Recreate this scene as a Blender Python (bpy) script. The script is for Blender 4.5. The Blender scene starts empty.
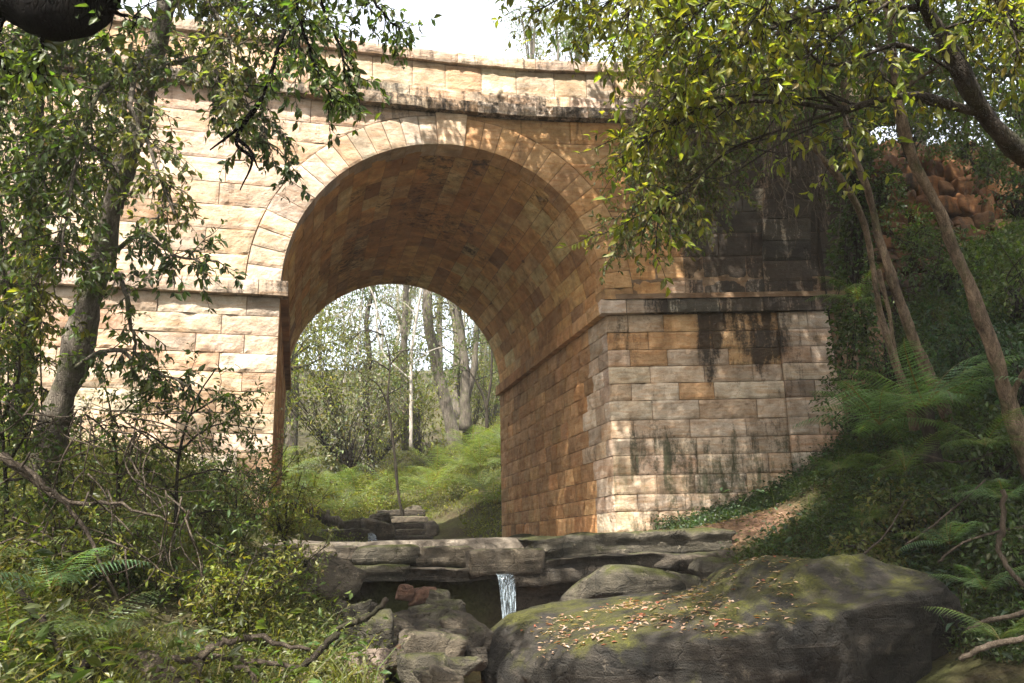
import bpy, math, random
import numpy as np
from mathutils import Matrix, Vector

S = bpy.context.scene
COL = S.collection
PI = math.pi
rad = math.radians

# ------------------------------------------------------------------ camera
FPX, PITCH, YAW, ROLL = 820.9, .2462, .2544, -.0194
CAM = np.array([-2.55, -14.17, -.16])
FW = np.array([math.sin(YAW)*math.cos(PITCH), math.cos(YAW)*math.cos(PITCH), math.sin(PITCH)])
_r = np.array([math.cos(YAW), -math.sin(YAW), 0.]); _u = np.cross(_r, FW)
CR = _r*math.cos(ROLL) + _u*math.sin(ROLL)
CU = -_r*math.sin(ROLL) + _u*math.cos(ROLL)
cd = bpy.data.cameras.new('camera'); cam = bpy.data.objects.new('camera', cd); COL.objects.link(cam)
cd.sensor_width = 36; cd.lens = FPX/1024*36; cd.clip_start = .05; cd.clip_end = 2000
m = Matrix.Identity(4)
for i in range(3):
    m[i][0] = CR[i]; m[i][1] = CU[i]; m[i][2] = -FW[i]; m[i][3] = CAM[i]
cam.matrix_world = m
S.camera = cam

# ------------------------------------------------------------------ light
SUN_AZ, SUN_EL = rad(38), rad(56)          # azimuth: degrees to the left of straight-on to the bridge face
TOSUN = np.array([-math.sin(SUN_AZ)*math.cos(SUN_EL), -math.cos(SUN_AZ)*math.cos(SUN_EL), math.sin(SUN_EL)])
W = bpy.data.worlds.new('World'); S.world = W; W.use_nodes = True
wt = W.node_tree; bg = wt.nodes['Background']
sky = wt.nodes.new('ShaderNodeTexSky'); sky.sky_type = 'NISHITA'; sky.sun_disc = False
sky.sun_elevation = SUN_EL
sky.sun_rotation = math.atan2(TOSUN[0], TOSUN[1])
sky.air_density = 1.0; sky.dust_density = 4.5; sky.ozone_density = .5
veil = wt.nodes.new('ShaderNodeMix'); veil.data_type = 'RGBA'; veil.inputs[0].default_value = .42
veil.inputs[7].default_value = (5.6, 5.5, 5.2, 1)       # thin bright cloud over the whole sky
wt.links.new(sky.outputs[0], veil.inputs[6]); wt.links.new(veil.outputs[2], bg.inputs[0]); bg.inputs[1].default_value = .15
sl = bpy.data.lights.new('sun', 'SUN'); sl.energy = 5.0; sl.angle = rad(.6); sl.color = (1, .95, .87)
so = bpy.data.objects.new('sun', sl); COL.objects.link(so)
so.rotation_euler = Vector(TOSUN).to_track_quat('Z', 'Y').to_euler()
S.view_settings.view_transform = 'Standard'; S.view_settings.look = 'None'
S.view_settings.exposure = 1.95; S.view_settings.gamma = 1
S.render.engine = 'CYCLES'
S.cycles.use_denoising = True
S.cycles.max_bounces = 8; S.cycles.diffuse_bounces = 5; S.cycles.volume_bounces = 0; S.cycles.transparent_max_bounces = 8

# ------------------------------------------------------------------ helpers
def at(px, py, Z):
    return CAM + (FW + CR*(px-512)/FPX + CU*(341.5-py)/FPX)*Z
def aty(px, py, Y):
    d = FW + CR*(px-512)/FPX + CU*(341.5-py)/FPX
    return CAM + d*(Y-CAM[1])/d[1]

def _hash(ix, iy, iz, seed):
    h = (ix*374761393 + iy*668265263 + iz*2147483647 + seed*1274126177) & 0xffffffff
    h = ((h ^ (h >> 13))*1274126177) & 0xffffffff
    h = ((h ^ (h >> 16))*2246822519) & 0xffffffff
    return ((h ^ (h >> 15)) & 0xffff)/32767.5 - 1
def noise(p, scale=1., seed=0):
    p = np.asarray(p, float)*scale
    i = np.floor(p).astype(np.int64); f = p - i; f = f*f*(3-2*f)
    r = 0
    for a in (0, 1):
        for b in (0, 1):
            for c in (0, 1):
                w = (f[..., 0] if a else 1-f[..., 0])*(f[..., 1] if b else 1-f[..., 1])*(f[..., 2] if c else 1-f[..., 2])
                r = r + w*_hash(i[..., 0]+a, i[..., 1]+b, i[..., 2]+c, seed)
    return r
def fbm(p, scale=1., seed=0, oct=4, gain=.5):
    r = 0; a = 1.; s = scale
    for k in range(oct):
        r = r + a*noise(p, s, seed+k*17); a *= gain; s *= 2.03
    return r
def sstep(x, a, b):
    t = np.clip((x-a)/(b-a), 0, 1); return t*t*(3-2*t)
def norm(v):
    v = np.asarray(v, float); return v/np.maximum(np.linalg.norm(v, axis=-1, keepdims=True), 1e-9)

def mesh_from(name, V, F, attrs=None, smooth=False):
    """V (n,3); F = list of (k,m) int arrays; attrs = {name: (n,) floats or (n,3) colours}"""
    me = bpy.data.meshes.new(name)
    V = np.asarray(V, np.float32); F = [np.asarray(f, np.int32) for f in F if len(f)]
    me.vertices.add(len(V)); me.vertices.foreach_set('co', V.ravel())
    nl = sum(f.size for f in F); nf = sum(len(f) for f in F)
    me.loops.add(nl); me.polygons.add(nf)
    me.loops.foreach_set('vertex_index', np.concatenate([f.ravel() for f in F]))
    tot = np.concatenate([np.full(len(f), f.shape[1], np.int32) for f in F])
    st = np.concatenate([[0], np.cumsum(tot)[:-1]]).astype(np.int32)
    me.polygons.foreach_set('loop_start', st)
    me.polygons.foreach_set('use_smooth', np.full(nf, smooth, bool))
    me.update(calc_edges=True)
    for k, a in (attrs or {}).items():
        a = np.asarray(a, np.float32)
        if a.ndim == 1:
            at_ = me.attributes.new(k, 'FLOAT', 'POINT'); at_.data.foreach_set('value', a)
        else:
            at_ = me.attributes.new(k, 'FLOAT_COLOR', 'POINT')
            at_.data.foreach_set('color', np.concatenate([a, np.ones((len(a), 1), np.float32)], 1).ravel())
    me.validate()
    return me
def link(name, me, mat=None, parent=None, loc=None):
    o = bpy.data.objects.new(name, me); COL.objects.link(o)
    if mat and me is not None and not me.materials: me.materials.append(mat)
    if parent: o.parent = parent
    if loc is not None: o.location = loc
    return o
def tag(o, label=None, cat=None, group=None, kind=None):
    if label: o['label'] = label
    if cat: o['category'] = cat
    if group: o['group'] = group
    if kind: o['kind'] = kind
    return o
def empty(name, loc, label, cat, group=None):
    o = bpy.data.objects.new(name, None); COL.objects.link(o); o.location = [float(q) for q in loc]
    o.empty_display_size = .2
    return tag(o, label, cat, group)

class MB:
    """collects arrays of verts / faces / attributes for one mesh"""
    def __init__(s): s.V = []; s.F = {}; s.A = {}; s.n = 0
    def add(s, V, faces, **attrs):
        V = np.asarray(V, float); s.V.append(V)
        for f in faces:
            f = np.asarray(f)
            if len(f): s.F.setdefault(f.shape[1], []).append(f+s.n)
        for k, a in attrs.items():
            a = np.asarray(a, float)
            if a.ndim == 0: a = np.full(len(V), float(a))
            elif a.ndim == 1 and len(a) == 3 and len(V) != 3: a = np.tile(a, (len(V), 1))
            s.A.setdefault(k, []).append(a)
        s.n += len(V)
    def build(s, name, mat, parent=None, smooth=False, origin=None):
        V = np.concatenate(s.V)
        if origin is not None: V = V-np.asarray(origin)
        F = [np.concatenate(f) for f in s.F.values()]
        me = mesh_from(name, V, F, {k: np.concatenate(a) for k, a in s.A.items()}, smooth)
        return link(name, me, mat, parent, origin if origin is not None else None)

# ------------------------------------------------------------------ materials
def newmat(name):
    mt = bpy.data.materials.new(name); mt.use_nodes = True
    nt = mt.node_tree; b = nt.nodes['Principled BSDF']
    return mt, nt, b
def nd(nt, t, **kw):
    n = nt.nodes.new(t)
    for k, v in kw.items(): setattr(n, k, v)
    return n
def tex_noise(nt, vec, scale, detail=4, rough=.55, dist=0.):
    n = nd(nt, 'ShaderNodeTexNoise'); n.inputs['Scale'].default_value = scale
    n.inputs['Detail'].default_value = detail; n.inputs['Roughness'].default_value = rough
    n.inputs['Distortion'].default_value = dist
    if vec is not None: nt.links.new(vec, n.inputs['Vector'])
    return n.outputs['Fac']
def ramp(nt, fac, a, b, ca=(0, 0, 0, 1), cb=(1, 1, 1, 1)):
    r = nd(nt, 'ShaderNodeValToRGB'); r.color_ramp.elements[0].position = a; r.color_ramp.elements[1].position = b
    r.color_ramp.elements[0].color = ca; r.color_ramp.elements[1].color = cb
    nt.links.new(fac, r.inputs[0]); return r.outputs[0]
def mix(nt, fac, a, b, blend='MIX'):
    n = nd(nt, 'ShaderNodeMix', data_type='RGBA', blend_type=blend)
    for sock, v in ((n.inputs[0], fac), (n.inputs[6], a), (n.inputs[7], b)):
        if isinstance(v, (int, float)): sock.default_value = v
        elif isinstance(v, tuple): sock.default_value = (*v, 1) if len(v) == 3 else v
        else: nt.links.new(v, sock)
    return n.outputs[2]
def mth(nt, op, a, b=None, clamp=False):
    n = nd(nt, 'ShaderNodeMath', operation=op); n.use_clamp = clamp
    for sock, v in ((n.inputs[0], a), (n.inputs[1], b)):
        if v is None: continue
        if isinstance(v, (int, float)): sock.default_value = v
        else: nt.links.new(v, sock)
    return n.outputs[0]
def attr(nt, name, out='Color'):
    n = nd(nt, 'ShaderNodeAttribute', attribute_name=name); return n.outputs[out]
def coords(nt, scale=(1, 1, 1), rot=(0, 0, 0)):
    t = nd(nt, 'ShaderNodeTexCoord'); mp = nd(nt, 'ShaderNodeMapping')
    mp.inputs['Scale'].default_value = scale; mp.inputs['Rotation'].default_value = rot
    nt.links.new(t.outputs['Object'], mp.inputs[0]); return mp.outputs[0]
def bump(nt, b, h, strength=.5, dist=.02):
    n = nd(nt, 'ShaderNodeBump'); n.inputs['Strength'].default_value = strength; n.inputs['Distance'].default_value = dist
    nt.links.new(h, n.inputs['Height']); nt.links.new(n.outputs[0], b.inputs['Normal'])

def mat_sandstone():
    mt, nt, b = newmat('sandstone'); v = coords(nt)
    base = attr(nt, 'tint')
    vb = coords(nt, (1.2, 1.2, 7), (0, rad(12), 0))
    bands = tex_noise(nt, vb, 1.6, 5, .6, 1.2)
    c = mix(nt, mth(nt, 'MULTIPLY', ramp(nt, bands, .42, .70), .8), base, mix(nt, 1., base, (.80, .60, .42), 'MULTIPLY'))
    blot = tex_noise(nt, v, 3.1, 6, .65, .3)
    c = mix(nt, 1., c, ramp(nt, blot, .3, .72, (.52, .48, .43, 1), (1.25, 1.23, 1.2, 1)), 'MULTIPLY')
    pits = tex_noise(nt, v, 55, 4, .7)
    c = mix(nt, ramp(nt, pits, .56, .74), c, mix(nt, .62, c, (.07, .045, .03)))
    # mildew stain, moss
    st = attr(nt, 'stain', 'Fac')
    vs = coords(nt, (2.4, 2.4, .45))
    sn = tex_noise(nt, vs, 2.6, 7, .68, .6)
    sfine = tex_noise(nt, v, 24, 4, .7)
    sm = mth(nt, 'ADD', mth(nt, 'MULTIPLY', mth(nt, 'SUBTRACT', sn, .5), 1.5), mth(nt, 'ADD', mth(nt, 'MULTIPLY', mth(nt, 'SUBTRACT', sfine, .5), .6), .55))
    thr = mth(nt, 'SUBTRACT', 1.12, st)
    sfac = mth(nt, 'MULTIPLY', mth(nt, 'SUBTRACT', sm, mth(nt, 'MULTIPLY', thr, .85)), 3.0, True)
    c = mix(nt, mth(nt, 'MULTIPLY', sfac, .9), c, (.013, .011, .009))
    mo = attr(nt, 'moss', 'Fac')
    mfac = mth(nt, 'MULTIPLY', mth(nt, 'SUBTRACT', mth(nt, 'ADD', mo, sm), .98), 3, True)
    c = mix(nt, mth(nt, 'MULTIPLY', mfac, .55), c, (.085, .095, .045))
    nt.links.new(c, b.inputs['Base Color']); b.inputs['Roughness'].default_value = .92
    b.inputs['Specular IOR Level'].default_value = .2
    h = mth(nt, 'ADD', mth(nt, 'MULTIPLY', tex_noise(nt, v, 14, 6, .65), 1.), mth(nt, 'MULTIPLY', pits, -.5))
    h = mth(nt, 'ADD', h, mth(nt, 'MULTIPLY', bands, .5))
    bump(nt, b, h, .6, .03)
    return mt

def mat_rock(name, base, dark, light, moss=(.075, .085, .02), mossamt=.5, wet=.85, toplight=None):
    mt, nt, b = newmat(name); v = coords(nt)
    n1 = tex_noise(nt, v, 1.7, 7, .62, .5); n2 = tex_noise(nt, v, 11, 6, .7)
    vb = coords(nt, (1, 1, 6)); n3 = tex_noise(nt, vb, 1.6, 5, .6, .7)
    c = mix(nt, ramp(nt, n1, .33, .68), dark, base)
    c = mix(nt, mth(nt, 'MULTIPLY', ramp(nt, n3, .45, .75), .7), c, light)
    c = mix(nt, 1., c, ramp(nt, n2, .25, .75, (.5, .5, .5, 1), (1.25, 1.25, 1.25, 1)), 'MULTIPLY')
    sp = tex_noise(nt, v, 70, 3, .6)
    c = mix(nt, ramp(nt, sp, .58, .72), c, mix(nt, .5, c, (.02, .02, .018)))
    if toplight:      # up-facing tops paled for skylight and litter on them, painted into the colour
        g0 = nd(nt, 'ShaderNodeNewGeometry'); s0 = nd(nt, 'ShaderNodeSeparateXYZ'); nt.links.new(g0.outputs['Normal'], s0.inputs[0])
        c = mix(nt, mth(nt, 'MULTIPLY', ramp(nt, mth(nt, 'ADD', s0.outputs[2], mth(nt, 'MULTIPLY', n1, .5)), 1.0, 1.4), .8), c, mix(nt, 1., ramp(nt, n2, .3, .7, (.6, .6, .6, 1), (1.2, 1.2, 1.2, 1)), toplight, 'MULTIPLY'))
    if mossamt > 0:
        g = nd(nt, 'ShaderNodeNewGeometry'); sx = nd(nt, 'ShaderNodeSeparateXYZ'); nt.links.new(g.outputs['Normal'], sx.inputs[0])
        nm = tex_noise(nt, v, 2.6, 7, .7, .4)
        f = mth(nt, 'ADD', mth(nt, 'MULTIPLY', sx.outputs[2], .28), nm)
        f = mth(nt, 'MULTIPLY', mth(nt, 'SUBTRACT', f, 1.02-.55*mossamt), 5, True)
        mc = mix(nt, ramp(nt, tex_noise(nt, v, 40, 3), .35, .7), tuple(q*.45 for q in moss), moss)
        c = mix(nt, f, c, mc)
    nt.links.new(c, b.inputs['Base Color']); b.inputs['Roughness'].default_value = wet
    b.inputs['Specular IOR Level'].default_value = .3
    vo = nd(nt, 'ShaderNodeTexVoronoi', feature='DISTANCE_TO_EDGE'); vo.inputs['Scale'].default_value = 1.6
    nz = nd(nt, 'ShaderNodeTexNoise'); nz.inputs['Scale'].default_value = 2.5; nz.inputs['Detail'].default_value = 6; nt.links.new(v, nz.inputs['Vector'])
    sc_ = nd(nt, 'ShaderNodeVectorMath', operation='SCALE'); sc_.inputs['Scale'].default_value = .8; nt.links.new(nz.outputs['Color'], sc_.inputs[0])
    ad = nd(nt, 'ShaderNodeVectorMath', operation='ADD'); nt.links.new(v, ad.inputs[0]); nt.links.new(sc_.outputs[0], ad.inputs[1]); nt.links.new(ad.outputs[0], vo.inputs['Vector'])
    crack = ramp(nt, vo.outputs['Distance'], 0, .022)
    c = mix(nt, crack, mix(nt, .35, c, (.01, .009, .007)), c)
    li = ramp(nt, tex_noise(nt, v, 5.5, 8, .75, .2), .60, .66); c = mix(nt, mth(nt, 'MULTIPLY', li, .5), c, tuple(min(.5, q*1.7) for q in light))
    nt.links.new(c, b.inputs['Base Color'])
    h = mth(nt, 'ADD', mth(nt, 'ADD', n2, mth(nt, 'MULTIPLY', n3, 1.1)), mth(nt, 'ADD', mth(nt, 'MULTIPLY', sp, .5), mth(nt, 'MULTIPLY', crack, .3)))
    bump(nt, b, h, 1., .05)
    return mt

def mat_leaf(name, trans=.45, rough=.45, gain=1., spec=.4):
    mt, nt, b = newmat(name)
    c = attr(nt, 'tint')
    out = nt.nodes['Material Output']
    v = coords(nt)
    c2 = mix(nt, 1., c, ramp(nt, tex_noise(nt, v, 9, 3), .25, .75, (.7*gain,)*3+(1,), (1.25*gain,)*3+(1,)), 'MULTIPLY')
    nt.links.new(c2, b.inputs['Base Color']); b.inputs['Roughness'].default_value = rough
    b.inputs['Specular IOR Level'].default_value = spec
    t = nd(nt, 'ShaderNodeBsdfTranslucent')
    tc = mix(nt, 1., c2, (1.8, 1.9, .65), 'MULTIPLY'); nt.links.new(tc, t.inputs[0])
    ms = nd(nt, 'ShaderNodeMixShader'); ms.inputs[0].default_value = trans
    nt.links.new(b.outputs[0], ms.inputs[1]); nt.links.new(t.outputs[0], ms.inputs[2]); nt.links.new(ms.outputs[0], out.inputs[0])
    return mt

def mat_bark(name, c1, c2, moss=0.):
    mt, nt, b = newmat(name)
    v = coords(nt, (1, 1, .22)); n = tex_noise(nt, v, 16, 6, .7, .6); n2 = tex_noise(nt, coords(nt), 2.5, 5, .6)
    c = mix(nt, ramp(nt, n, .35, .65), c1, c2)
    c = mix(nt, 1., c, ramp(nt, n2, .3, .7, (.6, .6, .6, 1), (1.25, 1.25, 1.25, 1)), 'MULTIPLY')
    if moss: c = mix(nt, mth(nt, 'MULTIPLY', ramp(nt, tex_noise(nt, coords(nt), 4, 6, .7), .5, .62), moss), c, (.06, .075, .02))
    vo = nd(nt, 'ShaderNodeTexVoronoi', feature='DISTANCE_TO_EDGE'); vo.inputs['Scale'].default_value = 60
    wv = nd(nt, 'ShaderNodeVectorMath', operation='ADD'); nz = nd(nt, 'ShaderNodeTexNoise'); nz.inputs['Scale'].default_value = 9; nt.links.new(v, wv.inputs[0])
    sc_ = nd(nt, 'ShaderNodeVectorMath', operation='SCALE'); sc_.inputs['Scale'].default_value = .12; nt.links.new(nz.outputs['Color'], sc_.inputs[0]); nt.links.new(sc_.outputs[0], wv.inputs[1]); nt.links.new(wv.outputs[0], vo.inputs['Vector'])
    crack = ramp(nt, vo.outputs['Distance'], 0, .16)
    c = mix(nt, 1., c, mix(nt, crack, (.72, .7, .68), (1.05, 1.05, 1.05)), 'MULTIPLY')
    nt.links.new(c, b.inputs['Base Color']); b.inputs['Roughness'].default_value = .9
    b.inputs['Specular IOR Level'].default_value = .15
    bump(nt, b, mth(nt, 'ADD', mth(nt, 'MULTIPLY', n, 1.4), mth(nt, 'MULTIPLY', crack, .25)), .9, .03)
    return mt

def mat_ground(name='earth'):
    mt, nt, b = newmat(name); v = coords(nt)
    n1 = tex_noise(nt, v, 1.1, 7, .65, .4); n2 = tex_noise(nt, v, 18, 5, .7)
    c = mix(nt, ramp(nt, n1, .35, .65), (.045, .034, .02), (.06, .062, .022))
    c = mix(nt, mth(nt, 'MULTIPLY', attr(nt, 'path', 'Fac'), 1.), c, mix(nt, ramp(nt, n1, .3, .7), (.10, .055, .034), (.19, .115, .075)))
    c = mix(nt, 1., c, ramp(nt, n2, .3, .7, (.55, .55, .55, 1), (1.3, 1.3, 1.3, 1)), 'MULTIPLY')
    nt.links.new(c, b.inputs['Base Color']); b.inputs['Roughness'].default_value = .95
    b.inputs['Specular IOR Level'].default_value = .1
    bump(nt, b, mth(nt, 'ADD', n1, n2), .8, .06)
    return mt

def mat_water():
    mt, nt, b = newmat('creek_water')
    b.inputs['Base Color'].default_value = (.09, .035, .012, 1); b.inputs['Roughness'].default_value = .06
    b.inputs['Specular IOR Level'].default_value = .6
    bump(nt, b, tex_noise(nt, coords(nt), 9, 4, .6, .8), .35, .05)
    return mt
def mat_fall():
    mt, nt, b = newmat('falling_water'); out = nt.nodes['Material Output']
    v = coords(nt, (1, 1, .05)); n = tex_noise(nt, v, 60, 5, .65, .3)
    b.inputs['Base Color'].default_value = (.42, .49, .53, 1); b.inputs['Roughness'].default_value = .12
    b.inputs['Specular IOR Level'].default_value = .8
    t = nd(nt, 'ShaderNodeBsdfTransparent'); t.inputs[0].default_value = (.85, .9, .92, 1)
    ms = nd(nt, 'ShaderNodeMixShader'); nt.links.new(ramp(nt, n, .44, .62, (.02, .02, .02, 1), (.55, .55, .55, 1)), ms.inputs[0])
    nt.links.new(t.outputs[0], ms.inputs[1]); nt.links.new(b.outputs[0], ms.inputs[2]); nt.links.new(ms.outputs[0], out.inputs[0])
    return mt

SAND = mat_sandstone()
ROCK = mat_rock('creek_rock', (.135, .108, .072), (.035, .029, .022), (.21, .17, .12), mossamt=.55)
ROCKMOSS = mat_rock('mossy_rock', (.10, .085, .058), (.022, .02, .014), (.20, .17, .125), moss=(.07, .075, .014), mossamt=.72)
ROCKRED = mat_rock('rusty_rock', (.17, .085, .05), (.07, .035, .022), (.25, .15, .10), mossamt=.1)
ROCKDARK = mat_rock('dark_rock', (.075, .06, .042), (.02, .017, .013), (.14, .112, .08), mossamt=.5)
BOULDER = mat_rock('boulder_rock', (.026, .022, .016), (.006, .0055, .004), (.075, .062, .047), moss=(.075, .075, .010), mossamt=.64, toplight=(.17, .14, .105))  # near-black base for the front's shade and algae, tops paled as if skylit
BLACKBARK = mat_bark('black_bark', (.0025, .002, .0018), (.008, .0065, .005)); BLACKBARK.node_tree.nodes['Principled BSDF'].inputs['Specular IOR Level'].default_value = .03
LEAF = mat_leaf('leaf'); LEAFBRIGHT = mat_leaf('backlit_leaf', .58, .4); LEAFDULL = mat_leaf('dull_leaf', .35, .6, 1., .2)
BARK = mat_bark('grey_bark', (.05, .042, .032), (.17, .145, .115), .5)
BARKD = mat_bark('dark_bark', (.018, .014, .011), (.06, .048, .036), .2)
BARKT = mat_bark('tan_bark', (.065, .045, .03), (.25, .18, .12), .45)
BARKP = mat_bark('pale_bark', (.28, .25, .21), (.50, .46, .40))
DEAD = mat_bark('dead_wood', (.045, .034, .024), (.12, .095, .07))
EARTH = mat_ground(); WATER = mat_water(); FALL = mat_fall()

# ------------------------------------------------------------------ ground
R = 3.0; SP = 4.35; D = 8.7; RO = 3.6        # arch radius, springing height, depth, outer ring radius
HEAD = rad(14)                              # the bridge bends towards the viewer on the right
def face_y(x, x0=3.0):
    return -np.maximum(0, np.asarray(x, float)-x0)*math.tan(HEAD)

_cpF = np.array([  # x, y, z  in front of the weir
 (1.2,-3.2,-1.62),(1.2,-4.5,-1.66),(.2,-4.0,-1.6),(2.4,-4.0,-1.5),(.6,-6,-1.7),(-.4,-8,-1.75),(-1.2,-10,-1.85),(-2.2,-13,-1.9),(-2.5,-16,-1.95),(1.8,-7.5,-1.7),(.6,-10,-1.8),
 (-1.2,-3.4,-1.4),(-2.2,-3.6,-1.0),(-3.4,-3.4,-.1),(-5,-3,.75),(-8,-3,1.6),(-1.6,-5.5,-1.45),(-2.3,-5.5,-1.0),(-3.2,-5.5,-.35),(-5,-5.5,.35),(-8,-5.5,1.6),(-14,-5,4),
 (-2.3,-8,-1.25),(-3.6,-8,-.75),(-5,-8,-.1),(-7,-8,.7),(-12,-9,3.5),(-4.5,-11,-.9),(-6.5,-11,-.1),(-10,-13,2.4),(-6,-15,-.8),(-20,-8,7),
 (3.4,-3.4,-.35),(4.6,-3.0,.25),(3.6,-5.5,-1.0),(4.8,-5.2,-.2),(6.2,-4.5,1.0),(7.5,-3.5,2.2),(4.2,-7.5,-.95),(5.4,-7,.1),(7.,-6.5,1.3),(9,-5,3.4),(11.5,-3.5,5.6),
 (3.2,-10,-1.2),(5,-10.5,0),(8,-10,2.6),(13,-8,6.5),(20,-6,11),(5,-15,.2),(10,-15,4),(0,-25,-2.2),(-12,-25,3),(12,-25,5),(0,-60,-3),(-60,-40,14),(60,-40,18),(-60,-8,16),(60,-8,24)], float)
_cpB = np.array([  # behind the weir, under and beyond the bridge
 (-2.8,-2.5,-.12),(-3.7,-2.5,.35),(-3.5,-.6,.6),(-4.2,-1,.95),(-6,-1.5,1.3),(-9,-1.5,1.9),(-14,-2,4.2),(0,-2.5,-.10),(2,-2.5,-.10),(3.2,-2.2,-.03),(4.2,-2.4,.15),(0,0,-.1),(2.9,0,-.06),(3.6,-.5,.08),(5.2,-.9,.32),(6.4,-1.3,.72),(7.4,-1.5,1.6),(7.6,0.5,4.2),(9,-1.6,4.2),(11.5,-1.6,5.6),(14,-2,7.4),
 (9,2,4.4),(14,3,8),(20,0,11),(-9,2,2.4),(-14,4,4.5),(-2.9,0,-.05),(-3,4,-.05),(0,4,-.08),(3,4,-.06),(0,8.7,-.05),(-2.8,8.7,.1),(3,8.7,.05),
 (-1,12,.1),(1,12,.05),(3.0,11.5,.25),(4.2,12,1.5),(6,13,3.3),(9,14,5),(-3.4,12,1.2),(-5.5,13,2.2),(-9,14,3.5),(1,16,.9),(4.5,16.5,3.2),(8,18,4.8),(-3,18,2.4),(2,22,2.3),(0,28,3.4),(8,28,5.4),(-8,28,4.6),(6,45,8.5),(-10,45,9),(22,45,11),(10,80,20),(-20,80,21),(40,80,24),(-60,30,18),(60,30,24),(0,200,34),(-150,150,34),(150,150,40)], float)
def _tps(cp):
    n = len(cp); X = cp[:, :2]
    d = np.linalg.norm(X[:, None]-X[None], axis=-1)
    K = d + np.eye(n)*.02
    A = np.zeros((n+3, n+3)); A[:n, :n] = K; A[:n, n] = 1; A[:n, n+1:] = X; A[n, :n] = 1; A[n+1:, :n] = X.T
    w = np.linalg.solve(A, np.concatenate([cp[:, 2], [0, 0, 0]]))
    def f(x, y):
        sh = np.shape(x); x = np.ravel(x); y = np.ravel(y)
        d = np.hypot(x[:, None]-X[None, :, 0], y[:, None]-X[None, :, 1])
        return (d@w[:n] + w[n] + w[n+1]*x + w[n+2]*y).reshape(sh)
    return f
_hF, _hB = _tps(_cpF), _tps(_cpB)
def ground_h(x, y):
    x = np.asarray(x, float); y = np.asarray(y, float)
    b = sstep(y, -2.95, -2.55)
    z = _hF(x, np.minimum(y, -2.5))*(1-b) + _hB(x, np.maximum(y, -3))*b
    p = np.stack([x, y, np.zeros_like(x)], -1)
    amp = np.clip(np.hypot(x, y+2)/9, .25, 1.4)
    inside = (np.abs(x) < 3.2) & (y > -2.7) & (y < 9.3)
    z = z + np.where(inside, .01, 1)*amp*(.16*fbm(p, .45, 5, 4) + .03*fbm(p, 3., 9, 2))
    return z
def axis(lo, a, b, hi, step, far):
    core = np.arange(a, b, step)
    L = a-(np.geomspace(step, a-lo+step, far)-step)[::-1]; H = b+np.geomspace(step, hi-b+step, far)-step
    return np.concatenate([L[:-1], core, H])
gx = axis(-130, -12, 14, 130, .14, 40); gy = axis(-110, -15, 24, 150, .14, 40)
GX, GY = np.meshgrid(gx, gy); GZ = ground_h(GX, GY)
nx, ny = len(gx), len(gy)
idx = np.arange(nx*ny).reshape(ny, nx)
F = np.stack([idx[:-1, :-1], idx[:-1, 1:], idx[1:, 1:], idx[1:, :-1]], -1).reshape(-1, 4)
pathm = sstep(GX, 2.6, 3.6)*(1-sstep(GX+.35*(GY+2), 6.0, 7.0))*sstep(GY, -3.6, -2.9)*(1-sstep(GY, .6, 1.6))
pathm = pathm*(1-sstep(GZ, .25, .5))*(1-sstep(GX, 4.6, 5.6))
pathm = np.clip(pathm+.5*fbm(np.stack([GX, GY, GY*0], -1), 1.2, 3, 3)*(pathm > .02), 0, 1)
g = link('ground', mesh_from('ground', np.stack([GX, GY, GZ], -1).reshape(-1, 3), [F], {'path': pathm.ravel()}, True), EARTH)
tag(g, kind='structure')

# ------------------------------------------------------------------ the stone arch bridge
rng = np.random.default_rng(7)
SANDS = np.array([(.50, .415, .335), (.46, .375, .295), (.53, .45, .37), (.44, .325, .23), (.50, .39, .29), (.39, .315, .245), (.44, .38, .31)])
ORANGE = np.array([(.44, .255, .115), (.40, .22, .09), (.47, .30, .15), (.34, .18, .08), (.27, .15, .075), (.50, .32, .16), (.43, .27, .14)])
def pick(pal):
    c = pal[rng.integers(len(pal))]*(1+.14*rng.standard_normal()); return np.clip(c*(1+.015*rng.standard_normal(3)), .04, .62)

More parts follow.
